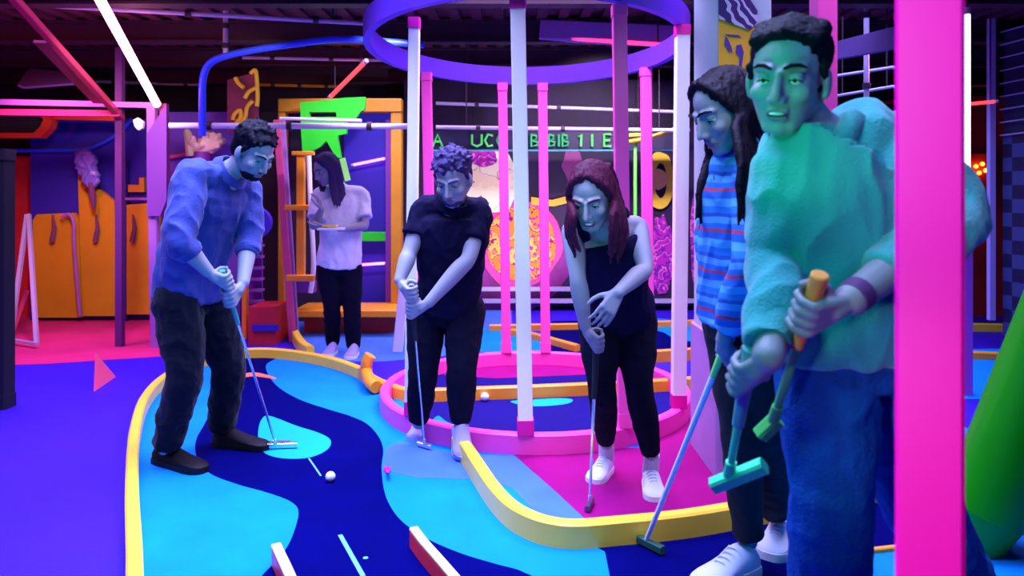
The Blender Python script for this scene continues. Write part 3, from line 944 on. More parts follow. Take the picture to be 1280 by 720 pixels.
# balls
def ball(px, py, m, label, r=.0215):
    Y = (CZ - r) * F / (py - HY)
    c = V(((px - 640) / F * Y, Y, r + .005))
    me = MB().sphere(c, r, seg=32)
    o = build(me, 'golf_ball', m)
    tag(o, label, 'ball')
    return c


ball_m = mat('ball_white', (.85, .95, 1.0), .35, bump=.5, bscale=220)
ball(413, 597, ball_m, 'white golf ball lying on the navy strip')
ball(606, 497, ball_m, 'white golf ball lying inside the pink ring', .026)
ball(865, 408, ball_m, 'white golf ball on the far blue felt behind the white post', .03) if False else None

# pink tee marker on green
t = thing('tee_marker', G(484, 588), 'tiny pink and white tee marker standing on the pale blue felt', 'marker')
build(MB().cone(G(484, 588), G(484, 588, .012), .018, .014, bev=.002), 'base', post_magenta, t)
build(MB().cone(G(484, 588, .012), G(485, 588, .05), .007, .009), 'pin', ring_pink, t)

# pink pyramid at left
t = thing('floor_wedge', G(128, 487), 'coral pink pyramid block on the violet floor at left', 'block')
b0, b1, b2, ap = G(117, 490), G(145, 471), G(118, 470), P(119, 449, 4.9)
ap = V((G(119, 478).x, G(119, 478).y, .20))
build(MB().add([b0, b1, b2 + V((0, .1, 0)), ap], [(0, 1, 2), (0, 3, 1), (1, 3, 2), (2, 3, 0)]), 'pyramid', mat('coral', (1., .12, .22), .5), t, False)

# orange marker wedge under the first man's club
t = thing('orange_bumper', G(312, 474), 'small orange bumper on the navy felt behind the man in blue', 'bumper')
pa = catmull([G(294, 474), G(306, 471), G(322, 470), G(345, 474)], 5)
build(MB().tube(pa, [.010 + .020 * math.sin(PI * k / (len(pa) - 1)) for k in range(len(pa))], 10, flat=.8), 'bumper_body', mat('coral_orange', (1., .22, .08), .5), t)

# ---- pale column with poster
t = thing('square_column', V((P(905, 0, 3.3).x, 3.3, 0)), 'pale square column behind the long-haired girl', 'column')
x0, x1 = P(898, 0, 3.22).x, P(948, 0, 3.22).x + .06
build(MB().box((x0, 3.22, 0), (x1, 3.22 + .44, HZ), bev=.01), 'shaft', col_paint, t)
build(MB().box((x0 - .012, 3.208, 0), (x1 + .012, 3.68, .62), bev=.01), 'lower_cladding', mat('mauve_cladding', (.42, .22, .58), .6, var=.1, vscale=4), t)
pq = lambda x, y: P(x, y, 3.21)
zeb = stripes_mat('zebra', [(.04, .01, .14), (.55, .45, .70)], [0, .62], .036, 'X', rot=(0, .55, 0), distort=.12)
m_ = MB().prism([pq(898, -10), pq(930, -10), pq(946, 14), pq(946, 28), pq(936, 38), pq(898, 24)], (0, -.010, 0))
p1 = build(m_, 'striped_emblem', zeb, t, False)
m_ = MB().prism([pq(898, 20), pq(946, 36), pq(946, 105), pq(898, 84)], (0, -.005, 0))
p2 = build(m_, 'yellow_poster', mat('poster_yellow', (.85, .42, .02), .6, var=.15, vscale=12), t, False)
m_ = MB()
m_.prism([pq(*q) for q in [(906, 46), (909, 48), (914, 60), (915, 66), (910, 64), (905, 56)]], (0, -.008, 0))
m_.prism([pq(*q) for q in [(920, 57), (926, 56), (929, 66), (926, 86), (923, 88), (924, 72), (919, 66)]], (0, -.008, 0))
m_.prism([pq(*q) for q in [(906, 43), (922, 44), (926, 47), (910, 45)]], (0, -.008, 0))
build(m_, 'printed_figure', mat('print_violet', (.10, .03, .30), .6), p2, False)

# pink post behind the man in teal
post(V((P(1029, 0, 3.05).x, 3.05, 0)), V((P(1029, 0, 3.05).x, 3.05, HZ)), .085, post_pink, 'foam_post', 'pink square post behind the man in teal', sleeve=None)
# big magenta post, foreground
post(V((.567, 1.0, 0)), V((.567, 1.0, HZ)), .0805, post_magenta, 'foam_post', 'huge bright magenta square post in the right foreground', side=(.87, -.493, 0))
# another violet post edge right of it, further
post(V((P(1207, 0, 4.6).x, 4.6, 0)), P(1207, 250, 4.6), .06, mat('violet_post', (.45, .10, .75), .5), 'foam_post', 'violet post just right of the huge magenta post')

# leaning green tube
ax0 = V((P(1222, 0, 2.55).x, 2.62, .02))
t = thing('foam_tube', ax0, 'thick bright green tube leaning at the right edge', 'tube')
dv = V((.40, 0.0, 1.0)).normalized()
base = V((P(1224, 0, 2.6).x, 2.6, .10))
r_ = .128
build(MB().cone(base, base + dv * 1.9, r_, r_, 40, bev=.02), 'tube_body', foam_green, t)
build(MB().cone(base - dv * .11, base + dv * .03, r_ * .72, r_ * 1.01, 40), 'tapered_foot', foam_green, t)

# right: fence net and red booth
t = thing('net_fence', V((4.0, 5.8, 0)), 'dark chequered net fence with wires at the far right', 'fence')
build(MB().beam(P(1239, 400, 6.0), P(1239, 22, 6.0), .045, .045, side=(1, 0, 0)), 'end_post', mat('lilac_metal', (.50, .38, .80), .4), t)
m_ = MB()
xw = 3.98
for k in range(9):
    z = 2.6 - k * .105
    m_.cone((xw, 6.0, z - .02), (xw + .25, 4.6, z), .006, .006, 6)
build(m_, 'wire', steel_paint, t)
chk = bpy.data.materials.new('chequer')
chk.use_nodes = True
nt = chk.node_tree
ck = nt.nodes.new('ShaderNodeTexChecker')
ck.inputs['Scale'].default_value = 9
ck.inputs['Color1'].default_value = (.01, .01, .05, 1)
ck.inputs['Color2'].default_value = (.045, .06, .20, 1)
tc = nt.nodes.new('ShaderNodeTexCoord')
nt.links.new(tc.outputs['Object'], ck.inputs['Vector'])
nt.links.new(ck.outputs['Color'], nt.nodes['Principled BSDF'].inputs['Base Color'])
build(MB().prism([V((xw + .02, 6.0, .05)), V((xw + .27, 4.6, .05)), V((xw + .27, 4.6, 1.78)), V((xw + .02, 6.0, 1.75))], (.01, 0, 0)), 'chequered_cloth', chk, t, False)
build(MB().prism([V((xw + .03, 6.0, 1.75)), V((xw + .28, 4.6, 1.78)), V((xw + .28, 4.6, 2.6)), V((xw + .03, 6.0, 2.6))], (.01, 0, 0)), 'dark_cloth', mat('cloth_navy', (.015, .015, .07), .8), t, False)
t = thing('red_booth', V((P(1225, 0, 7.5).x, 7.6, 0)), 'deep red booth with small amber lamps at the far right', 'booth')
build(pbox(1190, 120, 1300, 400, 7.6, .2), 'back', panel_red, t)
build(pbox(1212, 192, 1245, 240, 7.55, .05), 'lamp_box', mat('lamp_box_red', (.6, .03, .03), .4), t)
for (x, y) in ((1220, 208), (1228, 205), (1232, 213), (1229, 290), (1224, 216)):
    build(MB().sphere(P(x, y, 7.5), .022, seg=12), 'amber_lamp', neon_amber, t)
build(pbox(1195, 106, 1245, 108, 7.5, .04), 'red_trim', rail_red, t)
build(pbox(1195, 80, 1245, 82, 7.5, .04), 'red_trim', rail_red, t)
# lavender beam at the top right
t = thing('duct', P(1044, 52, 5.2), 'lilac square duct under the ceiling behind the man in teal', 'duct')
build(MB().prism([P(1044, 52, 5.2), P(1130, 30, 4.6), P(1130, 58, 4.6), P(1044, 74, 5.2)], (0, .1, 0)), 'duct_body', mat('duct_lilac', (.12, .06, .26), .5), t, False)
hanger(t, P(1044, 52, 5.23), P(1130, 30, 4.63))
rod(P(1083, -25, 5.2), P(1083, 240, 5.2), .018, steel_paint, 'drop_pipe', 'grey vertical pipe behind the shoulder of the man in teal', 'pipe')
rod(P(1042, 133, 7.5), P(1120, 127, 7.5), .02, rail_red, 'conduit', 'red horizontal pipe behind the man in teal', 'pipe', 'ceiling pipes', clips=False)
t = thing('pink_counter', V((P(975, 0, 6.8).x, 6.8, 0)), 'pink and violet counter behind the long-haired girl', 'counter')
build(pbox(945, 150, 1115, 409, 7.0, .3), 'front', mat('counter_violet', (.20, .02, .35), .5, var=.3, vscale=4), t)
build(pbox(950, 163, 1010, 172, 6.95, .05), 'bright_trim', post_pink, t)
# lavender slab on floor right behind legs, blue shoe
build_ = None

# ================================================================ PEOPLE
skin_a = mat('skin_blacklit', (0.28, 0.29, 0.34), 0.5, bump=.05, bscale=90, spec=.4)  # bluish tone of the blacklight is put into the skin colour
skin_b = mat('skin_warm', (0.58, 0.44, 0.50), 0.5, bump=.05, bscale=90, spec=.4)
lip_m = mat('lip', (0.27, 0.14, 0.20), 0.45)
eye_w = mat('eye_white', (0.75, 0.75, 0.8), 0.25)
eye_d = mat('eye_dark', (0.01, 0.01, 0.015), 0.2)
teeth_m = mat('teeth', (0.85, 0.85, 0.85), 0.3)
hair_black = mat('hair_black', (0.003, 0.003, 0.010), 0.65, spec=.12, bump=.35, bscale=110)
hair_brown = mat('hair_brown', (0.009, 0.005, 0.012), 0.55, spec=.12, bump=.35, bscale=110)
hair_violet = mat('hair_ash', (0.045, 0.03, 0.11), 0.6, spec=.12, bump=.35, bscale=110)
hair_red = mat('hair_auburn', (0.065, 0.006, 0.028), 0.5, spec=.12, bump=.35, bscale=110)


def lerp(a, b, t):
    return a + (b - a) * t


def head_frame(fwd, up=V((0, 0, 1))):
    f = V(fwd).normalized()
    r = f.cross(up).normalized()
    u = r.cross(f).normalized()
    return Matrix((r, f, u)).transposed()   # columns right, forward, up


def head_bits(mb, c, M, s, jaw=1.0):
    q = lambda x, y, z: c + M @ (V((x, y, z)) * s)
    E = lambda p, r: mb.sphere(q(*p), [k * s for k in r], M, 24)
    C = lambda a, b, r0, r1: mb.cap(q(*a), q(*b), r0 * s, r1 * s)
    E((0, -.018, .032), (.074, .094, .086))
    E((0, .020, -.020), (.064, .068, .082))
    E((0, .030, -.062), (.050 * jaw, .052, .050))
    E((0, .068, -.094), (.020 * jaw, .016, .016))
    for sx in (-1, 1):
        C((sx * .055, -.01, -.045), (sx * .020, .060, -.092), .018, .016)
        E((sx * .038, .058, -.022), (.024, .024, .022))
        C((sx * .014, .080, .028), (sx * .046, .061, .028), .0085, .0085)
        E((sx * .079, -.008, -.008), (.009, .020, .031))
        E((sx * .077, -.004, -.030), (.008, .012, .012))
        E((sx * .011, .094, -.034), (.009, .011, .008))
    C((0, .083, .018), (0, .104, -.024), .008, .011)
    E((0, .108, -.029), (.010, .010, .009))
    C((-.015, .083, -.058), (.015, .083, -.058), .0075, .0075)
    C((-.013, .082, -.070), (.013, .082, -.070), .0085, .0085)


def face_post(c, M, s):
    MI = M.inverted()

    def f(me):
        for v in me.vertices:
            l = MI @ (v.co - c) / s
            if abs(l.x) > .09 or l.y < .03 or abs(l.z) > .13:
                continue
            d = 0
            for sx in (-1, 1):
                d2 = ((l.x - sx * .031) / .017) ** 2 + ((l.z - .006) / .012) ** 2
                d -= .010 * math.exp(-d2)
            d2 = (l.x / .022) ** 4 + ((l.z + .064) / .0032) ** 2
            d -= .006 * math.exp(-d2)
            v.co += M @ V((0, d, 0)) * s
        if len(me.materials) >= 0:
            for p in me.polygons:
                l = MI @ (p.center - c) / s
                if l.y > .07 and abs(l.x) < .023 and -.079 < l.z < -.052:
                    if abs(l.z + .065) < .013 * (1 - (l.x / .026) ** 2):
                        p.material_index = 1
    return f


def face_parts(c, M, s, par, skin, brow, open_mouth=False, look=-.35):
    q = lambda x, y, z: c + M @ (V((x, y, z)) * s)
    for sx in (-1, 1):
        e = build(MB().sphere(q(sx * .031, .0655, .006), .0125 * s, seg=20), 'eye', eye_w, par)
        d = M @ V((0, math.cos(look), math.sin(look)))
        build(MB().sphere(q(sx * .031, .0655, .006) + d * .0075 * s, .0062 * s, seg=14), 'iris', eye_d, e)
        lid = MB()
        lid.sphere(q(sx * .031, .0650, .0125), (.0148 * s, .0140 * s, .0098 * s), M, 20)
        lo = build(lid, 'eyelid', skin, par)
        lid = MB()
        lid.tube([q(sx * .031 + a * .0135, .0790 - abs(a) * .006, .0062 - a * a * .004) for a in (-1, -.5, 0, .5, 1)], .0018 * s, 8)
        build(lid, 'lashes', hair_black, lo)
        b = MB()
        b.tube([q(sx * .012, .0945, .029), q(sx * .026, .0915, .036), q(sx * .040, .082, .036), q(sx * .052, .068, .030)], [.003 * s, .0042 * s, .004 * s, .002 * s], 8)
        build(b, 'eyebrow', brow, par)
    if open_mouth:
        m = build(MB().sphere(q(0, .083, -.0645), (.020 * s, .010 * s, .006 * s), M), 'mouth', mat('mouth_dark', (.08, .01, .02), .5), par)
        build(MB().sphere(q(0, .0865, -.062), (.016 * s, .009 * s, .0035 * s), M), 'teeth', teeth_m, m)


def wrist_dir(A, N, W):
    """hand line from the knuckles to the wrist: mostly across the shaft, partly up along it"""
    pr = W - A * W.dot(A)
    pr = pr.normalized() if pr.length > .05 else N.cross(A)
    return (W.normalized() + pr.normalized() * .30).normalized()


def wrist_of(g, A, N, W, s=1.0):
    A, W = V(A).normalized(), V(W).normalized()
    N = (V(N) - A * V(N).dot(A)).normalized()
    W = W - N * W.dot(N)
    return g + (N * .030 + wrist_dir(A, N, W.normalized()) * .082) * s


def grip_hand(mb, g, A, N, W, s=1.0, side=1):
    """fist closed round a shaft: g point on the shaft, A along it, N towards the back of the hand, W towards the wrist"""
    A = V(A).normalized()
    N = (V(N) - A * V(N).dot(A)).normalized()
    W = V(W).normalized()
    W = (W - N * W.dot(N)).normalized()
    pr = W - A * W.dot(A)
    Wp = pr.normalized() if pr.length > .05 else N.cross(A)
    Wd = wrist_dir(A, N, W)
    q = lambda a, n, w: g + (A * a + N * n + Wp * w) * s
    wq = lambda a, w: g + (N * .030 + Wd * w) * s + (Wd.cross(N).normalized() * a) * s
    sg = 1 if Wd.cross(N).dot(A) > 0 else -1
    # palm: overlapping capsules from the knuckles to the wrist
    for a in (-.030, -.010, .010, .030):
        mb.cap(q(a, .024, -.016), wq(a * sg * .40, .055), .0115 * s, .0150 * s, 12)
    mb.cap(wq(0, .035), wq(0, .088), .021 * s, .022 * s, 12)
    for i, a in enumerate((-.033, -.0115, .0105, .0325)):
        L = (.9, 1.03, 1.0, .88)[i] if side > 0 else (.88, 1.0, 1.03, .9)[i]
        r = .0088 * s
        pts = [q(a, .022, -.024), q(a, .000, -.034 * L), q(a * 1.0, -.022, -.020), q(a, -.022, .003 * L)]
        for k in range(3):
            mb.cap(pts[k], pts[k + 1], r * (1 - .06 * k), r * (1 - .06 * (k + 1)), 10)
    t = side * 1.0
    pts = [q(t * .022, .022, .030), q(t * .047, .004, .030), q(t * .052, -.018, .012), q(t * .050, -.024, -.010)]
    for k in range(3):
        mb.cap(pts[k], pts[k + 1], (.0125 - .0015 * k) * s, (.011 - .0013 * k) * s, 10)
    return q(0, .030, .075)


def open_hand(mb, w, D, N, T, s=1.0, curl=.35):
    """relaxed hand: w wrist, D towards fingers, N back of the hand, T thumb side"""
    D, N, T = V(D).normalized(), V(N).normalized(), V(T).normalized()
    q = lambda d, t, n: w + (D * d + T * t + N * n) * s
    for t in (-.027, -.009, .009, .027):
        mb.cap(q(.01, t * .6, 0), q(.085 - abs(t - .009) * .2, t, .004), .0145 * s, .0115 * s, 10)
    for i, t in enumerate((-.030, -.0105, .0105, .031)):
        L = (.78, .95, 1.0, .92)[i]
        p = q(.085 - abs(t - .009) * .2, t * 1.03, .003)
        a = curl * .6
        r = .0085 * s
        for k, seg in enumerate((.040, .026, .020)):
            d = D * math.cos(a) - N * math.sin(a) + T * t * 1.5
            p2 = p + d * seg * L * s
            mb.cap(p, p2, r, r * .92, 10)
            p, r, a = p2, r * .92, a + curl
    p = q(.02, .022, -.004)
    for k, (d, t, n) in enumerate(((.030, .030, -.012), (.028, .014, -.010), (.022, .004, -.008))):
        p2 = p + (D * d + T * t + N * n) * s
        mb.cap(p, p2, (.012 - .0013 * k) * s, (.0107 - .0012 * k) * s, 10)
        p = p2


def torso(mb, pts, seg=28, n=6):
    """pts: list of (centre, side vector, half width, half depth)"""
    cs = [V(p[0]) for p in pts]
    N = len(pts)
    path = catmull(cs, n)
    rs = []
    for i, c in enumerate(path):
        t = i / n
        k = min(int(t), N - 2)
        u = t - k
        uu = u * u * (3 - 2 * u)
        side = lerp(V(pts[k][1]).normalized(), V(pts[k + 1][1]).normalized(), uu).normalized()
        w = lerp(pts[k][2], pts[k + 1][2], uu)
        d = lerp(pts[k][3], pts[k + 1][3], uu)
        dr = (path[min(i + 1, len(path) - 1)] - path[max(i - 1, 0)]).normalized()
        side = (side - dr * side.dot(dr)).normalized()
        fr = side.cross(dr)
        rs.append([c + side * (abs(math.cos(a)) ** .85 * (1 if math.cos(a) > 0 else -1)) * w + fr * math.sin(a) * d for a in [2 * PI * j / seg for j in range(seg)]])
    mb.rings(rs)


def shoe(name, heel, toe, m_up, m_sole, par, s=1.0, ankle=None, lace=None, pitch_h=0.0):
    """heel/toe: points of the sole on the floor"""
    heel, toe = V(heel), V(toe)
    d = (toe - heel)
    L = d.length
    d.normalize()
    r = d.cross(V((0, 0, 1))).normalized()
    u = r.cross(d)
    q = lambda a, b, c: heel + d * (a * L) + r * (b * s) + u * (c * s)
    prof = [(.00, .022, .060, .000), (.03, .032, .075, .0), (.15, .038, .098, .0), (.30, .040, .096, .0), (.42, .041, .082, .0), (.58, .045, .064, .0), (.75, .049, .052, .0), (.88, .044, .045, .0), (.96, .030, .036, .0), (1.0, .012, .025, .0)]
    rs = []
    for a, w, h, _ in prof:
        ring = []
        for k in range(20):
            th = 2 * PI * k / 20
            x = math.cos(th)
            y = math.sin(th)
            ring.append(q(a, x * w * (1 if y < 0 else (1 - .25 * y)), .020 + (y * .5 + .5) * (h - .020) if y > -.2 else .018))
        rs.append(ring)
    up = build(MB().rings(rs), 'shoe', m_up, par)
    rs = []
    for a, w, h, _ in prof:
        w += .003
        a2 = min(1.012, max(-.012, a * 1.02 - .01))
        rs.append([q(a2, -w, .002), q(a2, w, .002), q(a2, w * 1.02, .016), q(a2, w * .98, .028), q(a2, -w * .98, .028), q(a2, -w * 1.02, .016)])
    build(MB().rings(rs), 'sole', m_sole, up)
    if lace:
        m_ = MB()
        for k in range(4):
            a = .36 + k * .075
            h = .088 - k * .0085
            m_.tube([q(a, -.026, h - .014), q(a + .01, -.012, h + .003), q(a + .02, .012, h + .003), q(a + .03, .026, h - .014)], .0032 * s, 6)
        build(m_, 'laces', lace, up)
    return up


def limb(mb, pts, seg=16):
    """smooth limb through (point, radius) stations"""
    P_ = [V(p) for p, r in pts]
    path = catmull(P_, 5)
    rr = []
    for i in range(len(path)):
        t = i / 5
        k = min(int(t), len(pts) - 2)
        u = t - k
        u = u * u * (3 - 2 * u)
        rr.append(lerp(pts[k][1], pts[k + 1][1], u))
    mb.tube(path, rr, seg)
    mb.sphere(P_[0], pts[0][1], seg=seg)
    mb.sphere(P_[-1], pts[-1][1], seg=seg)


def cloth_limb(mb, pts, seg=18):
    """as limb but cut off flat at the far end (a cuff or a hem)"""
    P_ = [V(p) for p, r in pts]
    path = catmull(P_, 5)
    rr = []
    for i in range(len(path)):
        t = i / 5
        k = min(int(t), len(pts) - 2)
        u = t - k
        u = u * u * (3 - 2 * u)
        rr.append(lerp(pts[k][1], pts[k + 1][1], u))
    mb.tube(path, rr, seg)
    mb.sphere(P_[0], pts[0][1], seg=seg)


def locks(mb, roots, s=1.0):
    """roots: list of (list of points, radius)"""
    for pts, r in roots:
        pa = catmull(pts, 5)
        n = len(pa)
        mb.tube(pa, [r * s * (.75 + .35 * math.sin(PI * min(1, (k / n) * 1.1))) * (1 if k < n * .85 else max(.25, (n - k) / (n * .15))) for k in range(n)], 8, flat=.7)


def putter(grip_top, head_pt, m_shaft, m_grip, m_head, label, shaft_r=.0055, head_dir=None, head_len=.11, grip_len=.26, group='putters', head_h=.022, mallet=False, hw=.022):
    a, b = V(grip_top), V(head_pt)
    t = thing('putter', b, label, 'putter', group)
    d = (b - a).normalized()
    build(MB().cone(a + d * grip_len, b + V((0, 0, .012)), shaft_r * 1.15, shaft_r, 14), 'shaft', m_shaft, t)
    build(MB().cone(a, a + d * (grip_len + .02), .014, .010, 16, bev=.003), 'grip', m_grip, t)
    hd = V(head_dir or (1, 0, 0))
    hd.z = 0
    hd.normalize()
    c = V((b.x, b.y, head_h / 2 + .007))
    m_ = MB().beam(c - hd * head_len / 2, c + hd * head_len / 2, head_h, hw, side=(0, 0, 1), bev=.004)
    if mallet:
        sd = V((-hd.y, hd.x, 0))
        m_.beam(c - hd * head_len * .3 + sd * .028, c + hd * head_len * .3 + sd * .028, head_h * .8, .04, side=(0, 0, 1), bev=.004)
    build(m_, 'club_head', m_head, t)
    build(MB().cone(b + V((0, 0, .008)), b + V((0, 0, .008)) - d * .05, .008, .008, 12), 'hosel', m_shaft, t)
    return t


def hair_short(c, M, s, m, par, name='hair', vol=1.0, quiff=.0, voxel=.0055, amp=.006, tufts=0):
    q = lambda x, y, z: c + M @ (V((x, y, z)) * s)
    b = MB()
    b.sphere(q(0, -.035, .052), (.081 * s * vol, .093 * s * vol, .078 * s * vol), M, 28)
    b.sphere(q(0, -.060, .000), (.074 * s, .058 * s, .080 * s), M, 24)
    for sx in (-1, 1):
        b.cap(q(sx * .074, .012, .030), q(sx * .076, .004, .002), .010 * s, .006 * s)
    for k in range(11):
        x = -.060 + k * .012
        z = .104 + quiff * .5 - abs(x) * .28
        b.cap(q(x, -.03, .112 + quiff * .6 - abs(x) * .3), q(x * .98 + .004, .052 - abs(x) * .45, z - .012), .019 * s, .013 * s)
    rnd = random.Random(3)
    for k in range(tufts):
        th, ph = rnd.uniform(0, 2 * PI), rnd.uniform(0, 1.5)
        n = V((math.sin(ph) * math.cos(th) * .080 * vol, math.sin(ph) * math.sin(th) * .090 * vol, math.cos(ph) * .080 * vol))
        p = V((0, -.030, .050)) + n
        e = p + n.normalized() * rnd.uniform(.003, .004 + amp) + V((rnd.uniform(-.012, .012), rnd.uniform(-.005, .012), rnd.uniform(-.006, .006)))
        b.cap(q(*p), q(*e), .010 * s, .006 * s, 8)
    return fuse(b, name, m, voxel, 2 if tufts else 3, par, wrinkle(.0022, 75, (1, .45, 1)))


def hair_long(c, M, s, m, par, falls, back=(), rr=.011, voxel=.0055, n=12, seed=11):
    """long straight hair as one mesh: a cap over the skull and locks; falls: for each side (-1/1) world points (near edge, far edge) the curtain passes"""
    q = lambda x, y, z: c + M @ (V((x, y, z)) * s)
    b = MB()
    b.sphere(q(0, -.030, .044), (.080 * s, .094 * s, .082 * s), M, 28)
    b.sphere(q(0, -.055, -.015), (.076 * s, .058 * s, .09 * s), M, 24)
    rnd = random.Random(seed)
    for sx, stations in falls:
        for k in range(n):
            u = k / (n - 1)
            lx = -sx
            pts = [q(lx * .006, .036 - .075 * u, .113), q(lx * .044, .040 - .080 * u, .090), q(lx * .070, .030 - .085 * u, .048), q(lx * .080, .016 - .085 * u, -.01)]
            for a, e in stations:
                pts.append(lerp(V(a), V(e), u) + V((rnd.uniform(-.006, .006), rnd.uniform(-.006, .006), rnd.uniform(-.008, .008))))
            pts[-1] += V((0, 0, rnd.uniform(-.03, .03)))
            pa = catmull(pts, 5)
            N_ = len(pa)
            b.tube(pa, [rr * s * (1 if t_ < N_ * .8 else max(.3, (N_ - t_) / (N_ * .2))) for t_ in range(N_)], 8)
    for pts in back:
        pa = catmull(pts, 5)
        b.tube(pa, rr * 1.4 * s, 8)
    return fuse(b, 'hair', m, voxel, 2, par, wrinkle(.0035, 55, (1, 1, .12)))


def person(name, label, base):
    return thing(name, base, label, 'person')


navy_trs = mat('trouser_navy', (0.003, 0.003, 0.016), 0.9, spec=.12, bump=.3, bscale=50)
jean_dark = mat('jean_dark', (0.001, 0.004, 0.012), 0.9, spec=.12, bump=.4, bscale=60, sheen=.1)
jean_blue = mat('jean_blue', (0.006, 0.08, 0.36), 0.9, spec=.15, bump=.5, bscale=120, var=.25, vscale=5)
shirt_blue = mat('shirt_blue', (0.010, 0.028, 0.24), 0.75, bump=.25, bscale=90, sheen=.2)
tee_navy = mat('tee_navy', (0.004, 0.003, 0.025), 0.9, spec=.12, bump=.2, bscale=80)
tank_black = mat('tank_black', (0.005, 0.003, 0.035), 0.9, spec=.12, bump=.2, bscale=80)
tee_white = mat('tee_white', (0.70, 0.75, 0.82), 0.8, bump=.2, bscale=60)
jumper_pale = mat('jumper_teal_lit', (0.022, 0.36, 0.38), 0.9, bump=.35, bscale=140, sheen=.3)  # teal light on the pale jumper is put into its colour
shoe_black = mat('shoe_black', (0.002, 0.002, 0.005), 0.6, spec=.25)
shoe_white = mat('shoe_white', (0.62, 0.72, 0.85), 0.55, bump=.1, bscale=90)
shoe_mauve = mat('shoe_mauve', (0.30, 0.28, 0.60), 0.6)
sole_white = mat('sole_white', (0.80, 0.85, 0.92), 0.5)
chrome = mat('chrome', (0.75, 0.80, 0.9), 0.22, metal=.9)
shaft_white = mat('shaft_white', (0.85, 0.82, 0.9), 0.3)
grip_black = mat('grip_black', (0.01, 0.01, 0.015), 0.7)
head_dark = mat('head_darkgreen', (0.01, 0.09, 0.05), 0.45)


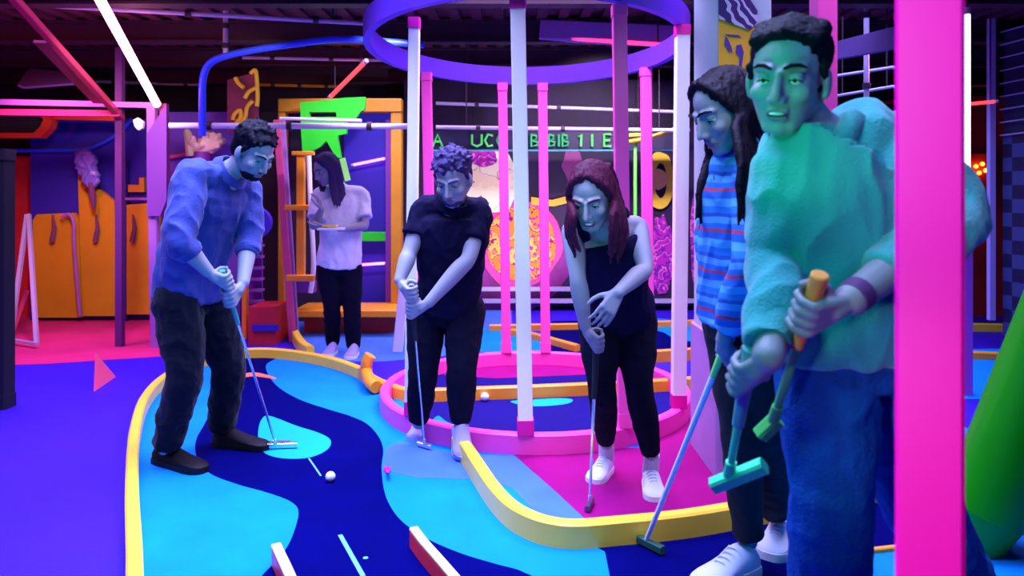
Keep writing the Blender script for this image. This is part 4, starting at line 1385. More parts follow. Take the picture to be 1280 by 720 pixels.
def figure(base, label, J, opt):
    """J: joints in world space. One skin body; clothing and hair are its children."""
    t = person('person', label, base)
    s = opt.get('head_s', 1.0)
    B = opt.get('build', 1.0)
    hc = V(J['head'])
    M = head_frame(opt['fwd'], opt.get('up', V((0, 0, 1))))
    vox = opt.get('voxel', .005)
    sh, hp = [V(x) for x in J['sh']], [V(x) for x in J['hip']]
    el, wr = [V(x) for x in J['el']], [V(x) for x in J['wr']]
    for i, gr in opt.get('grips', {}).items():
        wr[i] = wrist_of(*gr[:5])
    J['wr'] = wr
    kn, an = [V(x) for x in J['kn']], [V(x) for x in J['an']]
    neck, chest, waist, pelv = V(J['neck']), V(J['chest']), V(J['waist']), V(J['pelvis'])
    ss = (sh[1] - sh[0])
    hs = (hp[1] - hp[0])
    sw, hw = ss.length / 2, hs.length / 2
    skin = opt['skin']
    b = MB()
    head_bits(b, hc, M, s, opt.get('jaw', 1.0))
    q = lambda x, y, z: hc + M @ (V((x, y, z)) * s)
    nr = opt.get('neck_r', .052)
    limb(b, [(q(0, -.03, -.045), nr * s), (lerp(q(0, -.03, -.06), neck, .5), nr * s * .98), (neck, nr * 1.1 * s), (lerp(neck, chest, .25), nr * 1.3 * s)])
    cw, cd = opt.get('chest', (.150, .10))
    ww, wd = opt.get('waist', (.125, .09))
    pw, pd = opt.get('pelvis', (.155, .105))
    dn = -(chest - neck).normalized()
    shm = (sh[0] + sh[1]) / 2
    T = [(pelv - (waist - pelv).normalized() * .06, hs, pw * .8, pd * .85), (pelv, hs, pw, pd), (waist, lerp(hs.normalized(), ss.normalized(), .5), ww, wd), (chest, ss, cw, cd),
         (lerp(chest, shm, .65), ss, cw * .98, cd * .92), (lerp(shm, neck, .35), ss, cw * .66, cd * .62), (neck, ss, nr, nr)]
    torso(b, [(c, v, w - .012, d - .012) for c, v, w, d in T])
    ar = opt.get('arm', (.046, .040, .027))
    for i in (0, 1):
        limb(b, [(lerp(sh[i], neck, .35), ar[0] * .85), (sh[i], ar[0] * 1.1), (lerp(sh[i], el[i], .5), ar[0]), (el[i], ar[1] * .9), (lerp(el[i], wr[i], .3), ar[1]), (wr[i], ar[2])])
    lr = opt.get('leg', (.085, .055, .038))
    for i in (0, 1):
        limb(b, [(hp[i], lr[0] * .9), (lerp(hp[i], kn[i], .5), lr[0] * .78), (kn[i], lr[1] * .85), (lerp(kn[i], an[i], .35), lr[1] * .85), (an[i], lr[2] * .85)])
    for i, gr in opt.get('grips', {}).items():
        grip_hand(b, *gr)
    for h in opt.get('hands', []):
        h(b)
    fuse(b, 'body', [skin, lip_m], vox, opt.get('it', 2), t, face_post(hc, M, s), .45)
    body = t.children[-1] if t.children else None
    body = [o for o in t.children if o.name.startswith('body')][0]
    face_parts(hc, M, s, body, skin, opt['hair_m'], opt.get('mouth', False), opt.get('look', -.4))
    # ---- top
    tb = MB()
    g = opt.get('ease', .012)
    low = opt.get('top_low', .10)
    T2 = [(pelv + (waist - pelv).normalized() * -low * .3, hs, pw + g, pd + g)] if low else []
    T2 += [(pelv + (waist - pelv) * .25, hs, pw + g, pd + g), (waist, lerp(hs.normalized(), ss.normalized(), .5), ww + g * 1.3, wd + g * 1.3), (chest, ss, cw + g, cd + g),
           (lerp(chest, shm, .65), ss, cw * .98 + g, cd * .92 + g)]
    if opt.get('tank'):
        T2[-1] = (lerp(chest, shm, .5), ss, cw * .86 + g, cd * .92 + g)
        torso(tb, T2)
        for i in (0, 1):
            f = M @ V((0, 1, 0))
            fx = V((f.x, f.y, 0)).normalized()
            p = lerp(neck, sh[i], .62)
            tb.tube(catmull([lerp(chest, sh[i], .5) + fx * cd * .85, p + fx * .045 + V((0, 0, .030)), p + V((0, 0, .055)) - fx * .0, lerp(chest, sh[i], .5) - fx * cd * .85], 5), .019, 10)
    else:
        T2 += [(lerp(shm, neck, .35), ss, cw * .66 + g, cd * .62 + g), (lerp(shm, neck, .85), ss, nr * 1.25 + .004, nr * 1.25 + .004)]
        torso(tb, T2)
        for i in (0, 1):
            tb.cap(lerp(neck, sh[i], .22) + (chest - neck) * .10, lerp(neck, sh[i], .95), nr * 1.22, opt.get('sleeve_r', (.056,))[0] * 1.05)
        if opt.get('crew'):
            a_, b_, _ = frame_of(q(0, -.03, -.06) - neck)
            nd = (q(0, -.03, -.06) - neck).normalized()
            tb.tube([neck + nd * .004 + (a_ * math.cos(k * PI / 12) + b_ * math.sin(k * PI / 12)) * nr * 1.24 for k in range(24)], .018, 10, closed=True)
        sl = opt.get('sleeve', .55)
        slr = opt.get('sleeve_r', (.056, .052, .040))
        for i in (0, 1):
            k = sl[i] if hasattr(sl, '__len__') else sl
            st = [(lerp(sh[i], neck, .35), slr[0] * .9), (sh[i], slr[0] * 1.12)]
            if k <= 1:
                st += [(lerp(sh[i], el[i], k * .6), slr[0]), (lerp(sh[i], el[i], k), slr[0] * 1.0)]
            else:
                st += [(lerp(sh[i], el[i], .5), slr[0]), (el[i], slr[1])]
                if k > 1.4:
                    st += [(lerp(el[i], wr[i], .4), slr[1] * .92)]
                st += [(lerp(el[i], wr[i], k - 1), slr[2])]
            cloth_limb(tb, st)
    wr_amp = opt.get('wr_amp', .006)
    top = fuse(tb, opt['top_name'], opt['top_m'], vox * 1.15, 3, body, wrinkle(wr_amp, opt.get('wr_scale', 11), (1, 1, .7)))
    if opt.get('cuffs'):
        for i in (0, 1):
            k = sl - 1
            p = lerp(el[i], wr[i], k)
            d = (wr[i] - el[i]).normalized()
            build(MB().cone(p - d * .028, p + d * .016, slr[2] * 1.08, slr[2] * 1.02, 24, bev=.006), 'cuff', opt['top_m'], top)
    if opt.get('collar'):
        d = (q(0, -.03, -.06) - neck).normalized()
        p = neck + d * .012
        r_ = nr * 1.32
        m_ = MB()
        a_, b_, _ = frame_of(d)
        pr = []
        for kk in range(26):
            a = 2 * PI * kk / 26
            rad = a_ * math.cos(a) + b_ * math.sin(a)
            pr.append([p + rad * r_ * 1.03 - d * .012, p + rad * r_ + d * .022, p + rad * (r_ + .006) + d * .022, p + rad * (r_ + .024) - d * .014])
        m_.rings(pr, closed=True)
        build(m_, 'collar', opt['top_m'], top)
    # ---- trousers
    tb = MB()
    g = .010
    waist_p = pelv + (waist - pelv) * opt.get('rise', .35)
    torso(tb, [(pelv - (waist - pelv).normalized() * .085, hs, pw * .78 + g, pd * .9 + g), (pelv, hs, pw + g * .8, pd + g * .8), (waist_p, hs, lerp(pw, ww, .4) + g * .6, lerp(pd, wd, .4) + g * .6)])
    tl = opt.get('trouser', (.095, .066, .056))
    for i in (0, 1):
        hem = lerp(kn[i], an[i], opt.get('hem', .96))
        cloth_limb(tb, [(hp[i], tl[0]), (lerp(hp[i], kn[i], .45), tl[0] * .90), (kn[i], tl[1]), (lerp(kn[i], an[i], .4), tl[1] * opt.get('calf', .98)), (hem, tl[2])])
    fuse(tb, opt.get('leg_name', 'trousers'), opt['leg_m'], vox * 1.2, 4, body, wrinkle(opt.get('tr_amp', .005), 10, (1, 1, .8)))
    return t, body, hc, M, s, q


# ---------------------------------------------------------------- man in the blue shirt (left)
gA, gB = P(277, 338, 3.20), G(346, 562)
ga = (gB - gA).normalized()
h1, h2 = gA + ga * .05, gA + ga * .135
opt = dict(fwd=(.70, -.42, -.62), skin=skin_a, hair_m=hair_black, head_s=1.0, voxel=.005, chest=(.165, .115), waist=(.150, .105), pelvis=(.150, .115), arm=(.050, .042, .028),
           grips={0: (h1, ga, V((-.1, -.9, 0)), P(240, 312, 3.1) - h1, 1.0, -1), 1: (h2, ga, V((.9, -.2, 0)), P(308, 300, 3.45) - h2, 1.0, -1)},
           top_name='shirt', top_m=shirt_blue, sleeve=1.38, sleeve_r=(.068, .060, .050), cuffs=True, collar=True, ease=.016, top_low=.10, wr_amp=.010, wr_scale=9,
           leg_m=jean_dark, trouser=(.108, .076, .062), leg=(.09, .06, .04), tr_amp=.008, rise=.3)
J = dict(head=P(318, 191, 3.30), neck=P(287, 216, 3.35), chest=P(262, 255, 3.38), waist=P(243, 320, 3.42), pelvis=P(238, 362, 3.44),
         sh=[P(240, 222, 3.22), P(304, 232, 3.50)], el=[P(224, 300, 3.08), P(312, 292, 3.46)], wr=[P(266, 332, 3.14), P(292, 340, 3.32)],
         hip=[P(222, 376, 3.36), P(262, 372, 3.52)], kn=[P(231, 465, 3.30), P(285, 460, 3.55)], an=[P(207, 560, 3.38), P(277, 535, 3.66)])
t, body, hc, M, s, q = figure(G(245, 575), 'person in a dark blue shirt and jeans, bending over a putter at left', J, opt)
hair_short(hc, M, s, hair_black, body, vol=1.05, quiff=.008, amp=.004, tufts=60)
m_ = MB()
m_.sphere(q(0, .038, -.082), (.050, .050, .034), M, 20)
m_.sphere(q(0, .078, -.052), (.024, .014, .006), M, 14)
fuse(m_, 'beard', hair_black, .006, 2, body, wrinkle(.002, 80))
shoe('shoe', G(196, 577), G(256, 592), shoe_black, shoe_black, body, 1.05)
shoe('shoe', G(268, 557), G(336, 563), shoe_black, shoe_black, body, 1.05)
putter(gA, gB, chrome, mat('grip_teal', (.05, .35, .30), .6), chrome, 'chrome putter held by the man in the dark blue shirt', head_dir=(1, .1, 0), head_len=.20, mallet=True, head_h=.026)

# ---------------------------------------------------------------- man in the navy polo (centre left)
gA, gB = P(514, 358, 3.32), G(531, 561)
ga = (gB - gA).normalized()
h1, h2 = gA + ga * .03, gA + ga * .115
opt = dict(fwd=(-.22, -.85, -.52), skin=skin_a, hair_m=hair_violet, head_s=1.02, chest=(.165, .11), waist=(.135, .10), pelvis=(.145, .11), arm=(.046, .040, .027),
           grips={0: (h1, ga, V((-.85, -.5, 0)), P(510, 318, 3.42) - h1, .95, -1), 1: (h2, ga, V((.35, -.9, 0)), P(575, 335, 3.40) - h2, .95, -1)},
           top_name='polo_shirt', top_m=tee_navy, sleeve=.62, sleeve_r=(.064, .06, .05), collar=True, ease=.014, wr_amp=.008,
           leg_m=navy_trs, trouser=(.100, .070, .048), hem=.93, leg=(.085, .055, .036), tr_amp=.005)
J = dict(head=P(566, 224, 3.35), neck=P(565, 254, 3.46), chest=P(564, 292, 3.50), waist=P(563, 345, 3.56), pelvis=P(558, 378, 3.60),
         sh=[P(531, 264, 3.50), P(597, 266, 3.50)], el=[P(512, 315, 3.42), P(586, 322, 3.38)], wr=[P(508, 347, 3.36), P(540, 374, 3.33)],
         hip=[P(534, 388, 3.62), P(581, 388, 3.60)], kn=[P(529, 462, 3.60), P(577, 458, 3.50)], an=[P(523, 529, 3.70), P(576, 530, 3.56)])
t, body, hc, M, s, q = figure(G(548, 560), 'person in a navy polo shirt and dark trousers, putting beside the leftmost white post', J, opt)
hair_short(hc, M, s, hair_violet, body, vol=1.03, quiff=.018, amp=.010, tufts=170, voxel=.005)
m_ = MB()
m_.sphere(q(0, .040, -.086), (.046, .046, .028), M, 20)
fuse(m_, 'beard', hair_violet, .006, 2, body, wrinkle(.002, 80))
shoe('shoe', V((P(524, 0, 3.78).x, 3.78, .0)), G(516, 553), shoe_mauve, mat('sole_mauve', (.3, .3, .65), .5), body, .92)
shoe('shoe', V((P(576, 0, 3.60).x, 3.60, .11)), V((P(579, 0, 3.43).x, 3.43, .01)), shoe_mauve, mat('sole_mauve', (0, 0, 0)), body, .92)
build(MB().cone(P(575, 531, 3.56), P(576, 544, 3.56), .040, .043, 18), 'sock', mat('sock_pale', (.55, .65, .78), .8), body)
putter(gA, gB, chrome, grip_black, chrome, 'thin chrome putter held by the man in the navy polo shirt', head_dir=(.8, -.6, 0), shaft_r=.0045, head_len=.09)

# ---------------------------------------------------------------- woman in the black tank top (centre)
gA, gB = P(746, 412, 2.78), G(737, 636)
ga = (gB - gA).normalized()
h1 = gA + ga * .05
opt = dict(fwd=(-.30, -.80, -.52), skin=skin_a, hair_m=hair_red, head_s=1.0, jaw=.88, chest=(.135, .095), waist=(.118, .09), pelvis=(.150, .11), arm=(.040, .035, .023), neck_r=.043,
           grips={0: (h1, ga, V((-.6, -.8, 0)), P(728, 360, 2.76) - h1, .88, -1)},
           hands=[lambda b: open_hand(b, P(772, 366, 2.66), V((-.55, -.2, -.85)), V((.2, -.95, .1)), V((-.6, -.1, .5)), .92, .4)],
           top_name='tank_top', top_m=tank_black, tank=True, ease=.010, top_low=.12, wr_amp=.004,
           leg_m=navy_trs, leg_name='leggings', trouser=(.092, .058, .040), hem=.92, leg=(.08, .05, .034), tr_amp=.003, rise=.2, mouth=True)
J = dict(head=P(739, 246, 2.70), neck=P(752, 280, 2.83), chest=P(762, 312, 2.92), waist=P(771, 358, 3.02), pelvis=P(772, 388, 3.08),
         sh=[P(716, 288, 2.84), P(796, 284, 2.94)], el=[P(722, 346, 2.76), P(806, 336, 2.80)], wr=[P(741, 396, 2.75), P(772, 366, 2.66)],
         hip=[P(750, 402, 3.06), P(794, 402, 3.10)], kn=[P(752, 478, 3.02), P(798, 482, 3.02)], an=[P(758, 556, 3.28), P(815, 572, 3.13)])
t, body, hc, M, s, q = figure(G(780, 612), 'person in a black tank top with long auburn hair, leaning over a putter', J, opt)
hair_long(hc, M, s, hair_red, body, [
    (-1, [(P(717, 268, 2.58), P(712, 268, 2.74)), (P(716, 292, 2.60), P(709, 290, 2.76)), (P(727, 322, 2.62), P(716, 314, 2.78))]),
    (1, [(P(768, 268, 2.60), P(778, 262, 2.78)), (P(764, 295, 2.62), P(783, 290, 2.78)), (P(760, 322, 2.66), P(777, 322, 2.76))])],
    [[q(x, -.09, .08), q(x * 1.2, -.118, .0), q(x * 1.3, -.115, -.06), q(x * 1.4, -.12, -.14)] for x in (-.05, -.025, 0, .025, .05)], rr=.012)
shoe('shoe', G(760, 588), G(741, 606), shoe_white, sole_white, body, .90, lace=sole_white)
shoe('shoe', G(812, 604), G(820, 629), shoe_white, sole_white, body, .92, lace=sole_white)
for (a, b2) in ((P(758, 552, 3.28), G(758, 590) + V((0, 0, .055))), (P(815, 568, 3.13), G(813, 607) + V((0, 0, .055)))):
    build(MB().cone(a, b2, .033, .036, 18), 'sock', mat('sock_pale', (0, 0, 0)), body)
putter(gA, gB, chrome, grip_black, mat('head_iron', (.12, .08, .16), .3, metal=.6), 'slim pale putter held by the woman in the black tank top', head_dir=(-.3, -1, 0), shaft_r=.0055, head_len=.10)

# ---------------------------------------------------------------- long-haired girl in striped jumper (right)
gA, gB = P(911, 420, 2.16), G(806, 684)
ga = (gB - gA).normalized()
h1 = gA + ga * .06
jump = stripes_mat('jumper_stripes', [(.02, .22, .75), (.10, .42, .85), (.02, .13, .62), (.70, .05, .12), (.02, .16, .65), (.08, .35, .82), (.02, .10, .5)],
                   [0, .16, .34, .52, .60, .74, .90], .118, 'Z', distort=.02)
opt = dict(fwd=(-.84, -.30, -.50), skin=skin_a, hair_m=hair_brown, head_s=.98, jaw=.9, chest=(.120, .095), waist=(.112, .09), pelvis=(.130, .105), arm=(.038, .033, .022), neck_r=.043,
           grips={1: (h1, ga, V((.2, -1, .0)), P(925, 365, 2.04) - h1, .90, -1), 0: (gA - ga * .03, ga, V((-.5, .8, .0)), P(888, 340, 2.28) - gA, .86, -1)},
           top_name='striped_jumper', top_m=jump, crew=True, sleeve=1.86, sleeve_r=(.056, .050, .038), ease=.016, wr_amp=.007,
           leg_m=mat('trouser_black', (.004, .004, .010), .85), trouser=(.088, .060, .050), hem=.93, leg=(.078, .05, .034), tr_amp=.004, voxel=.005)
J = dict(head=P(904, 140, 2.12), neck=P(921, 185, 2.18), chest=P(925, 245, 2.20), waist=P(925, 320, 2.22), pelvis=P(928, 385, 2.25),
         sh=[P(903, 222, 2.34), P(943, 225, 2.08)], el=[P(890, 310, 2.32), P(938, 325, 2.02)], wr=[P(888, 385, 2.24), P(909, 396, 2.08)],
         hip=[P(914, 405, 2.32), P(944, 405, 2.20)], kn=[P(925, 530, 2.30), P(962, 540, 2.30)], an=[P(936, 676, 2.43), P(970, 645, 2.62)])
# the two lower legs: front foot nearer
t, body, hc, M, s, q = figure(G(930, 700), 'person in a blue jumper with red stripes and long brown hair, facing left', J, opt)
hair_long(hc, M, s, hair_brown, body, [
    (1, [(P(920, 165, 2.00), P(938, 160, 2.10)), (P(926, 200, 1.96), P(948, 200, 2.08)), (P(926, 235, 1.95), P(950, 235, 2.08)), (P(922, 268, 1.95), P(944, 262, 2.06))]),
    (-1, [(P(886, 195, 2.24), P(896, 180, 2.28)), (P(876, 230, 2.20), P(886, 230, 2.24)), (P(870, 275, 2.18), P(880, 270, 2.22))])],
    [[q(x, -.09, .08), q(x * 1.2, -.118, .0), q(x * 1.3, -.12, -.08), q(x * 1.4, -.14, -.17)] for x in (-.05, -.025, 0, .025, .05)], rr=.012)
shoe('shoe', V((P(942, 0, 2.44).x, 2.44, 0)), V((P(872, 0, 2.28).x, 2.30, 0)), shoe_white, sole_white, body, 1.12, lace=sole_white)
shoe('shoe', V((P(985, 0, 2.64).x, 2.66, 0)), V((P(948, 0, 2.60).x, 2.50, 0)), shoe_white, sole_white, body, 1.1, lace=sole_white)
putter(gA - ga * .02, gB, shaft_white, mat('grip_lime', (.25, .9, .2), .5), head_dark, 'white-shafted putter with a dark green head held by the girl in stripes', head_dir=(.75, -1, 0), shaft_r=.0085, head_len=.17, grip_len=.16, head_h=.028, hw=.026)

# ---------------------------------------------------------------- man in the pale jumper (foreground right)
gA, gB = P(1020, 360, 1.28), P(944, 590, 1.52)
ga = (gB - gA).normalized()
h1 = gA + ga * .05
gC, gD = P(938, 445, 1.36), P(910, 600, 1.50)
gc = (gD - gC).normalized()
h2 = gC + gc * .045
opt = dict(fwd=(-.52, -.80, -.22), up=V((.10, 0, 1)), skin=skin_a, hair_m=hair_black, head_s=.96, jaw=1.05, chest=(.185, .125), waist=(.160, .115), pelvis=(.155, .115), arm=(.05, .043, .029), neck_r=.056,
           grips={1: (h1, ga, V((.4, -.9, .3)), P(1110, 325, 1.34) - h1, .92, -1), 0: (h2, gc, V((-.2, -.95, 0)), P(950, 380, 1.375) - h2, .92, -1)},
           top_name='teal_jumper', top_m=jumper_pale, crew=True, sleeve=(1.88, 1.72), sleeve_r=(.070, .055, .040), ease=.020, top_low=.08, wr_amp=.011, wr_scale=8,
           leg_m=jean_blue, leg_name='jeans', trouser=(.108, .080, .070), leg=(.09, .06, .04), tr_amp=.007, voxel=.004, mouth=True, look=-.15, rise=.2)
J = dict(head=P(984, 99, 1.50), neck=P(1030, 178, 1.55), chest=P(1055, 245, 1.56), waist=P(1062, 340, 1.56), pelvis=P(1066, 425, 1.56),
         sh=[P(990, 220, 1.52), P(1138, 188, 1.62)], el=[P(972, 330, 1.50), P(1195, 275, 1.50)], wr=[P(943, 428, 1.38), P(1058, 360, 1.27)],
         hip=[P(1035, 445, 1.54), P(1100, 448, 1.60)], kn=[P(1037, 610, 1.52), P(1155, 640, 1.66)], an=[P(1032, 925, 1.60), P(1262, 850, 1.90)])
t, body, hc, M, s, q = figure(V((.75, 1.6, 0)), 'person in a pale jumper coloured teal as if lit, and blue jeans, grinning, in the right foreground', J, opt)
hair_short(hc, M, s, hair_black, body, vol=1.03, quiff=.012, voxel=.0045)
shoe('shoe', V((J['an'][0].x + .03, 1.68, 0)), V((J['an'][0].x - .05, 1.42, 0)), shoe_black, sole_white, body, 1.1)
shoe('shoe', V((J['an'][1].x, 1.98, 0)), V((J['an'][1].x + .06, 1.72, 0)), shoe_black, sole_white, body, 1.1)
d = (J['wr'][1] - J['el'][1]).normalized()
w = build(MB().cone(J['wr'][1] - d * .03, J['wr'][1] + d * .005, .0315, .0305, 24, bev=.004), 'wrist_strap', mat('strap_dark', (.12, .03, .15), .6), body)
m_ = MB()
c_, a_ = P(1062, 412, 1.50), V((1, 0, 0))
lime = mat('shaft_green_lit', (.10, .85, .15), .4)  # green light on the club is put into this colour
putter(gA, gB, lime, mat('grip_orange', (.95, .35, .06), .6), lime, 'lime green putter with an orange grip in the grinning man\'s hand', head_dir=(.8, -.3, 0), shaft_r=.010, head_len=.02, grip_len=.12) if False else None


def held_putter(a, b, ms, mg, mh, label, r, gl, hd, hl):
    t = thing('putter', b, label, 'putter', 'putters')
    d = (b - a).normalized()
    build(MB().cone(a + d * gl, b, r, r * .9, 14), 'shaft', ms, t)
    build(MB().cone(a, a + d * (gl + .02), .016, .0115, 16, bev=.003), 'grip', mg, t)
    hd = V(hd).normalized()
    build(MB().beam(b - hd * hl * .3, b + hd * hl * .7, .03, .028, side=d, bev=.005), 'club_head', mh, t)
    build(MB().cone(b - d * .05, b + d * .01, .011, .012, 12), 'hosel', ms, t)


held_putter(gA - ga * .03, P(965, 530, 1.46), lime, mat('grip_orange', (.95, .35, .06), .6), lime, 'putter coloured as if green-lit, with an orange grip held high by the grinning man', .009, .15, (-.4, .2, -.5), .05)
head_green_lit = mat('head_green_lit', (.05, .9, .4), .4)  # same green light put into the colour of the lower club
held_putter(gC - gc * .02, gD, head_green_lit, mat('grip_aqua', (.15, .45, .45), .6), head_green_lit, 'putter coloured as if green-lit, with a bright head in the lower hand of the grinning man', .008, .17, (.5, -.3, .35), .12)

# ---------------------------------------------------------------- far woman in the white tee
opt = dict(fwd=(-.62, -.62, -.45), skin=skin_a, hair_m=hair_black, head_s=1.0, jaw=.9, chest=(.150, .105), waist=(.130, .095), pelvis=(.150, .11), arm=(.042, .036, .024), neck_r=.045,
           hands=[lambda b: open_hand(b, P(410, 283, 5.52), V((-1, -.2, .1)), V((0, .3, -1)), V((-.1, -1, 0)), .9, .3), lambda b: open_hand(b, P(402, 262, 5.50), V((-.3, -.2, 1)), V((.8, 0, .1)), V((0, -1, 0)), .9, .5)],
           top_name='white_tee', top_m=tee_white, crew=True, sleeve=.75, sleeve_r=(.066, .06, .05), ease=.02, top_low=.10,
           leg_m=navy_trs, trouser=(.100, .066, .052), hem=.95, leg=(.08, .05, .034), voxel=.008, it=2)
J = dict(head=P(407, 212, 5.62), neck=P(420, 233, 5.72), chest=P(426, 262, 5.74), waist=P(426, 300, 5.76), pelvis=P(424, 328, 5.78),
         sh=[P(402, 246, 5.72), P(450, 246, 5.78)], el=[P(392, 282, 5.60), P(456, 282, 5.68)], wr=[P(402, 262, 5.50), P(424, 286, 5.54)],
         hip=[P(412, 335, 5.76), P(437, 335, 5.80)], kn=[P(415, 385, 5.78), P(440, 388, 5.78)], an=[P(416, 432, 5.95), P(442, 436, 5.84)])
t, body, hc, M, s, q = figure(G(424, 447), 'person in a white tee and navy trousers standing far back by the orange doorway', J, opt)
hair_long(hc, M, s, hair_violet, body, [
    (1, [(P(414, 232, 5.58), P(428, 230, 5.68)), (P(418, 258, 5.58), P(434, 256, 5.66))]),
    (-1, [(P(400, 236, 5.60), P(406, 236, 5.66))])], rr=.015, voxel=.008)
shoe('shoe', G(418, 441), G(408, 447), shoe_mauve, sole_white, body, .95)
shoe('shoe', G(444, 443), G(436, 450), shoe_mauve, sole_white, body, .95)
t = thing('scorecard_tray', P(414, 283, 5.45), 'small white tray with a yellow scorecard in the hands of the far woman', 'tray')
m_ = MB().box(P(396, 288, 5.45), P(428, 285, 5.45) + V((0, .12, 0)), bev=.003)
build(m_, 'tray', white_paint, t)
build(MB().box(P(402, 284, 5.46), P(420, 281.5, 5.46) + V((0, .08, 0)), bev=.002), 'yellow_card', yellow_paint, t)

# blue shoe of a hidden person behind the girl's legs, a rough rounded shape
t = thing('shoe_shape', G(978, 535), 'small bright blue shoe shape on the floor behind the striped girl', 'bag')
m_ = MB()
m_.sphere(G(978, 532) + V((0, 0, .06)), (.08, .06, .06))
m_.sphere(G(975, 525) + V((0, 0, .12)), (.05, .05, .05))
fuse(m_, 'soft_body', mat('shoe_blue', (.02, .08, .85), .5), .01, 3, t, wrinkle(.006, 20))
build(MB().tube(catmull([G(970, 528, .12), G(975, 528, .20), G(982, 528, .12)], 5), .007, 8), 'strap', white_paint, t)

# ================================================================ LIGHT
def lamp(kind, loc, to, col, e, size=.5, name='light', spot=None, blend=.6, sy=None):
    l = bpy.data.lights.new(name, kind)
    l.color = col
    l.energy = e
    if kind == 'AREA':
        l.shape = 'RECTANGLE' if sy else 'SQUARE'
        l.size = size
        if sy:
            l.size_y = sy
    else:
        l.shadow_soft_size = size
    if kind == 'SPOT':
        l.spot_size = math.radians(spot)
        l.spot_blend = blend
    o = bpy.data.objects.new(name, l)
    COL.objects.link(o)
    o.location = V(loc)
    o.rotation_euler = (V(to) - V(loc)).to_track_quat('-Z', 'Y').to_euler()
    return o


UV = (.42, .46, 1.0)


def down(loc, col, e, sx, sy, name, spread=95, to=None):
    o = lamp('AREA', loc, to or (loc[0], loc[1] + .001, 0), col, e, sx, name, sy=sy)
    o.data.spread = math.radians(spread)
    return o


down((-.9, 3.0, 2.66), UV, 100, 1.8, 1.6, 'green_wash')
down((.1, 1.9, 2.66), UV, 40, 1.4, .8, 'front_wash')
down((.35, 4.5, 2.68), (.72, .50, 1.0), 120, 1.5, 1.5, 'ring_wash', 120)
down((1.6, 3.1, 2.66), (.60, .46, 1.0), 42, 1.2, 1.2, 'right_wash')
down((0, 6.5, 2.45), (.6, .45, 1.0), 75, 3.6, 1.0, 'back_wash', 120)
down((2.6, 5.6, 2.5), UV, 50, 1.6, 1.6, 'right_back_wash', 120)
down((-3.3, 4.6, 2.5), (.5, .3, 1.0), 85, 2.2, 2.0, 'left_wash', 110)
down((-2.6, 2.2, 2.6), (.42, .3, 1.0), 42, 1.6, 1.6, 'left_front_wash', 110)
lamp('SPOT', (-2.6, 4.6, 2.3), (-4.0, 7.3, .9), (1, .65, .75), 200, .15, 'panel_spot', 60)
lamp('SPOT', (-3.6, 5.6, 2.5), (-3.9, 6.8, 0), (1, .2, .5), 120, .15, 'floor_red_spot', 80)
lamp('SPOT', (1.0, 6.0, 2.5), (.8, 8.0, 1.3), (1, .8, .95), 380, .1, 'mural_spot', 80)  # unseen spot added to brighten the mural
lamp('SPOT', (.3, 6.5, .35), (-.1, 8.0, 1.4), (1, .85, .9), 120, .06, 'mural_added_uplight', 90)  # unseen low spot added to brighten the cream creature
lamp('SPOT', (-.9, 5.4, 2.5), (-1.5, 7.0, 1.5), (.9, .75, 1.0), 130, .1, 'door_spot', 60)
lamp('SPOT', (-.5, .2, 1.5), (.57, 1.0, 1.36), (1.0, .7, 1.0), 62, .08, 'post_spot', 27, .7)  # unseen spot added to brighten the magenta post
lamp('SPOT', (-.5, .2, 1.0), (.57, 1.0, .86), (1.0, .7, 1.0), 62, .08, 'post_spot_low', 27, .7)  # second unseen spot, added for the lower part of that post
lamp('SPOT', (-.5, .5, 1.9), (.70, 1.5, 1.25), (.0, .95, .75), 42, .12, 'teal_spot', 50)
lamp('SPOT', (-.1, 1.0, 1.1), (.58, 1.45, 1.45), (.02, 1.0, .20), 15, .05, 'green_face_spot', 34)
lamp('SPOT', (1.6, .4, 2.4), (.9, 1.6, 1.4), (.05, .25, 1.0), 40, .12, 'blue_shoulder_spot', 60)
lamp('SPOT', (-.1, 1.9, .9), (-1.15, 3.3, 1.2), (.05, .85, .60), 26, .08, 'green_left_spot', 40)  # unseen spot added in place of bounce on the man's face
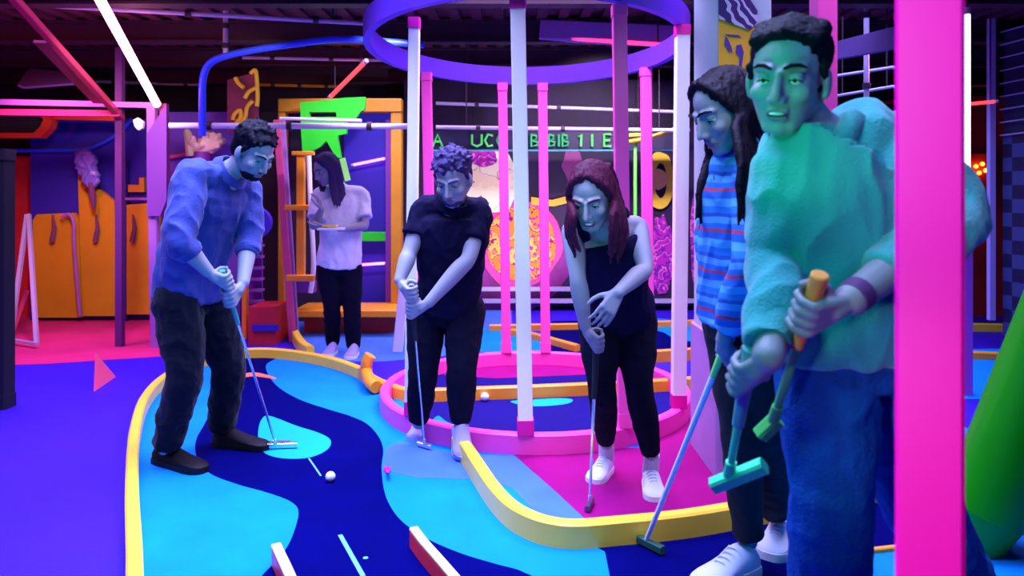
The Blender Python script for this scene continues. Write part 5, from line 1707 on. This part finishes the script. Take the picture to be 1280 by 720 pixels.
lamp('SPOT', (.0, 1.6, 1.0), (.3, 2.9, 1.2), (.15, .85, 1.0), 16, .08, 'cyan_centre_spot', 40)  # unseen spot added to turn the woman's face cyan
lamp('SPOT', (-.6, 1.0, 1.7), (-.25, 3.4, 1.1), (.25, .45, 1.0), 30, .1, 'blue_centre_spot', 44)
lamp('SPOT', (-2.0, 1.2, 2.2), (-1.3, 3.3, 1.0), (.08, .25, 1.0), 60, .1, 'blue_left_spot', 40)
lamp('SPOT', (2.6, 5.4, 2.2), (.6, 3.2, .9), (1.0, .12, .6), 130, .2, 'magenta_rim_spot', 60)
lamp('SPOT', (.6, .6, 2.3), (.1, 4.2, .9), (.85, .72, 1.0), 90, .15, 'post_front_spot', 40)
lamp('SPOT', (.1, 2.2, 2.45), (.0, 3.3, 0), (1.0, .85, .6), 26, .05, 'kerb_spot', 26, .8)  # unseen warm spot added to whiten the kerb top
lamp('SPOT', (-.3, 2.0, 2.3), (.95, 3.4, 1.9), (.08, .8, .75), 45, .1, 'column_spot', 34)
lamp('SPOT', (-1.6, 4.9, 2.3), (-2.35, 6.6, 2.1), (1, .8, .6), 30, .05, 'sign_spot', 40)  # unseen spot added to brighten the yellow shapes on the sign
lamp('SPOT', (-4.5, 4.0, 2.0), (-4.0, 7.5, 2.6), (1, .05, .12), 50, .2, 'red_spot', 110)

w = bpy.data.worlds.new('world')
sc.world = w
w.use_nodes = True
w.node_tree.nodes['Background'].inputs[0].default_value = (.10, .05, .30, 1)
w.node_tree.nodes['Background'].inputs[1].default_value = .06

# ================================================================ CAMERA
cam = bpy.data.cameras.new('camera')
cam.sensor_width = 36
cam.lens = F / 1280 * 36
cam.shift_y = -(360 - HY) / 1280
cam.clip_start = .05
cam.dof.use_dof = True
cam.dof.focus_distance = 3.4
cam.dof.aperture_fstop = 3.5
co = bpy.data.objects.new('camera', cam)
COL.objects.link(co)
co.location = (0, 0, CZ)
co.rotation_euler = (PI / 2, 0, 0)
sc.camera = co
sc.view_settings.view_transform = 'Standard'
sc.view_settings.look = 'None'
sc.view_settings.gamma = 1
sc.view_settings.use_curve_mapping = False
sc.view_settings.exposure = 0.0
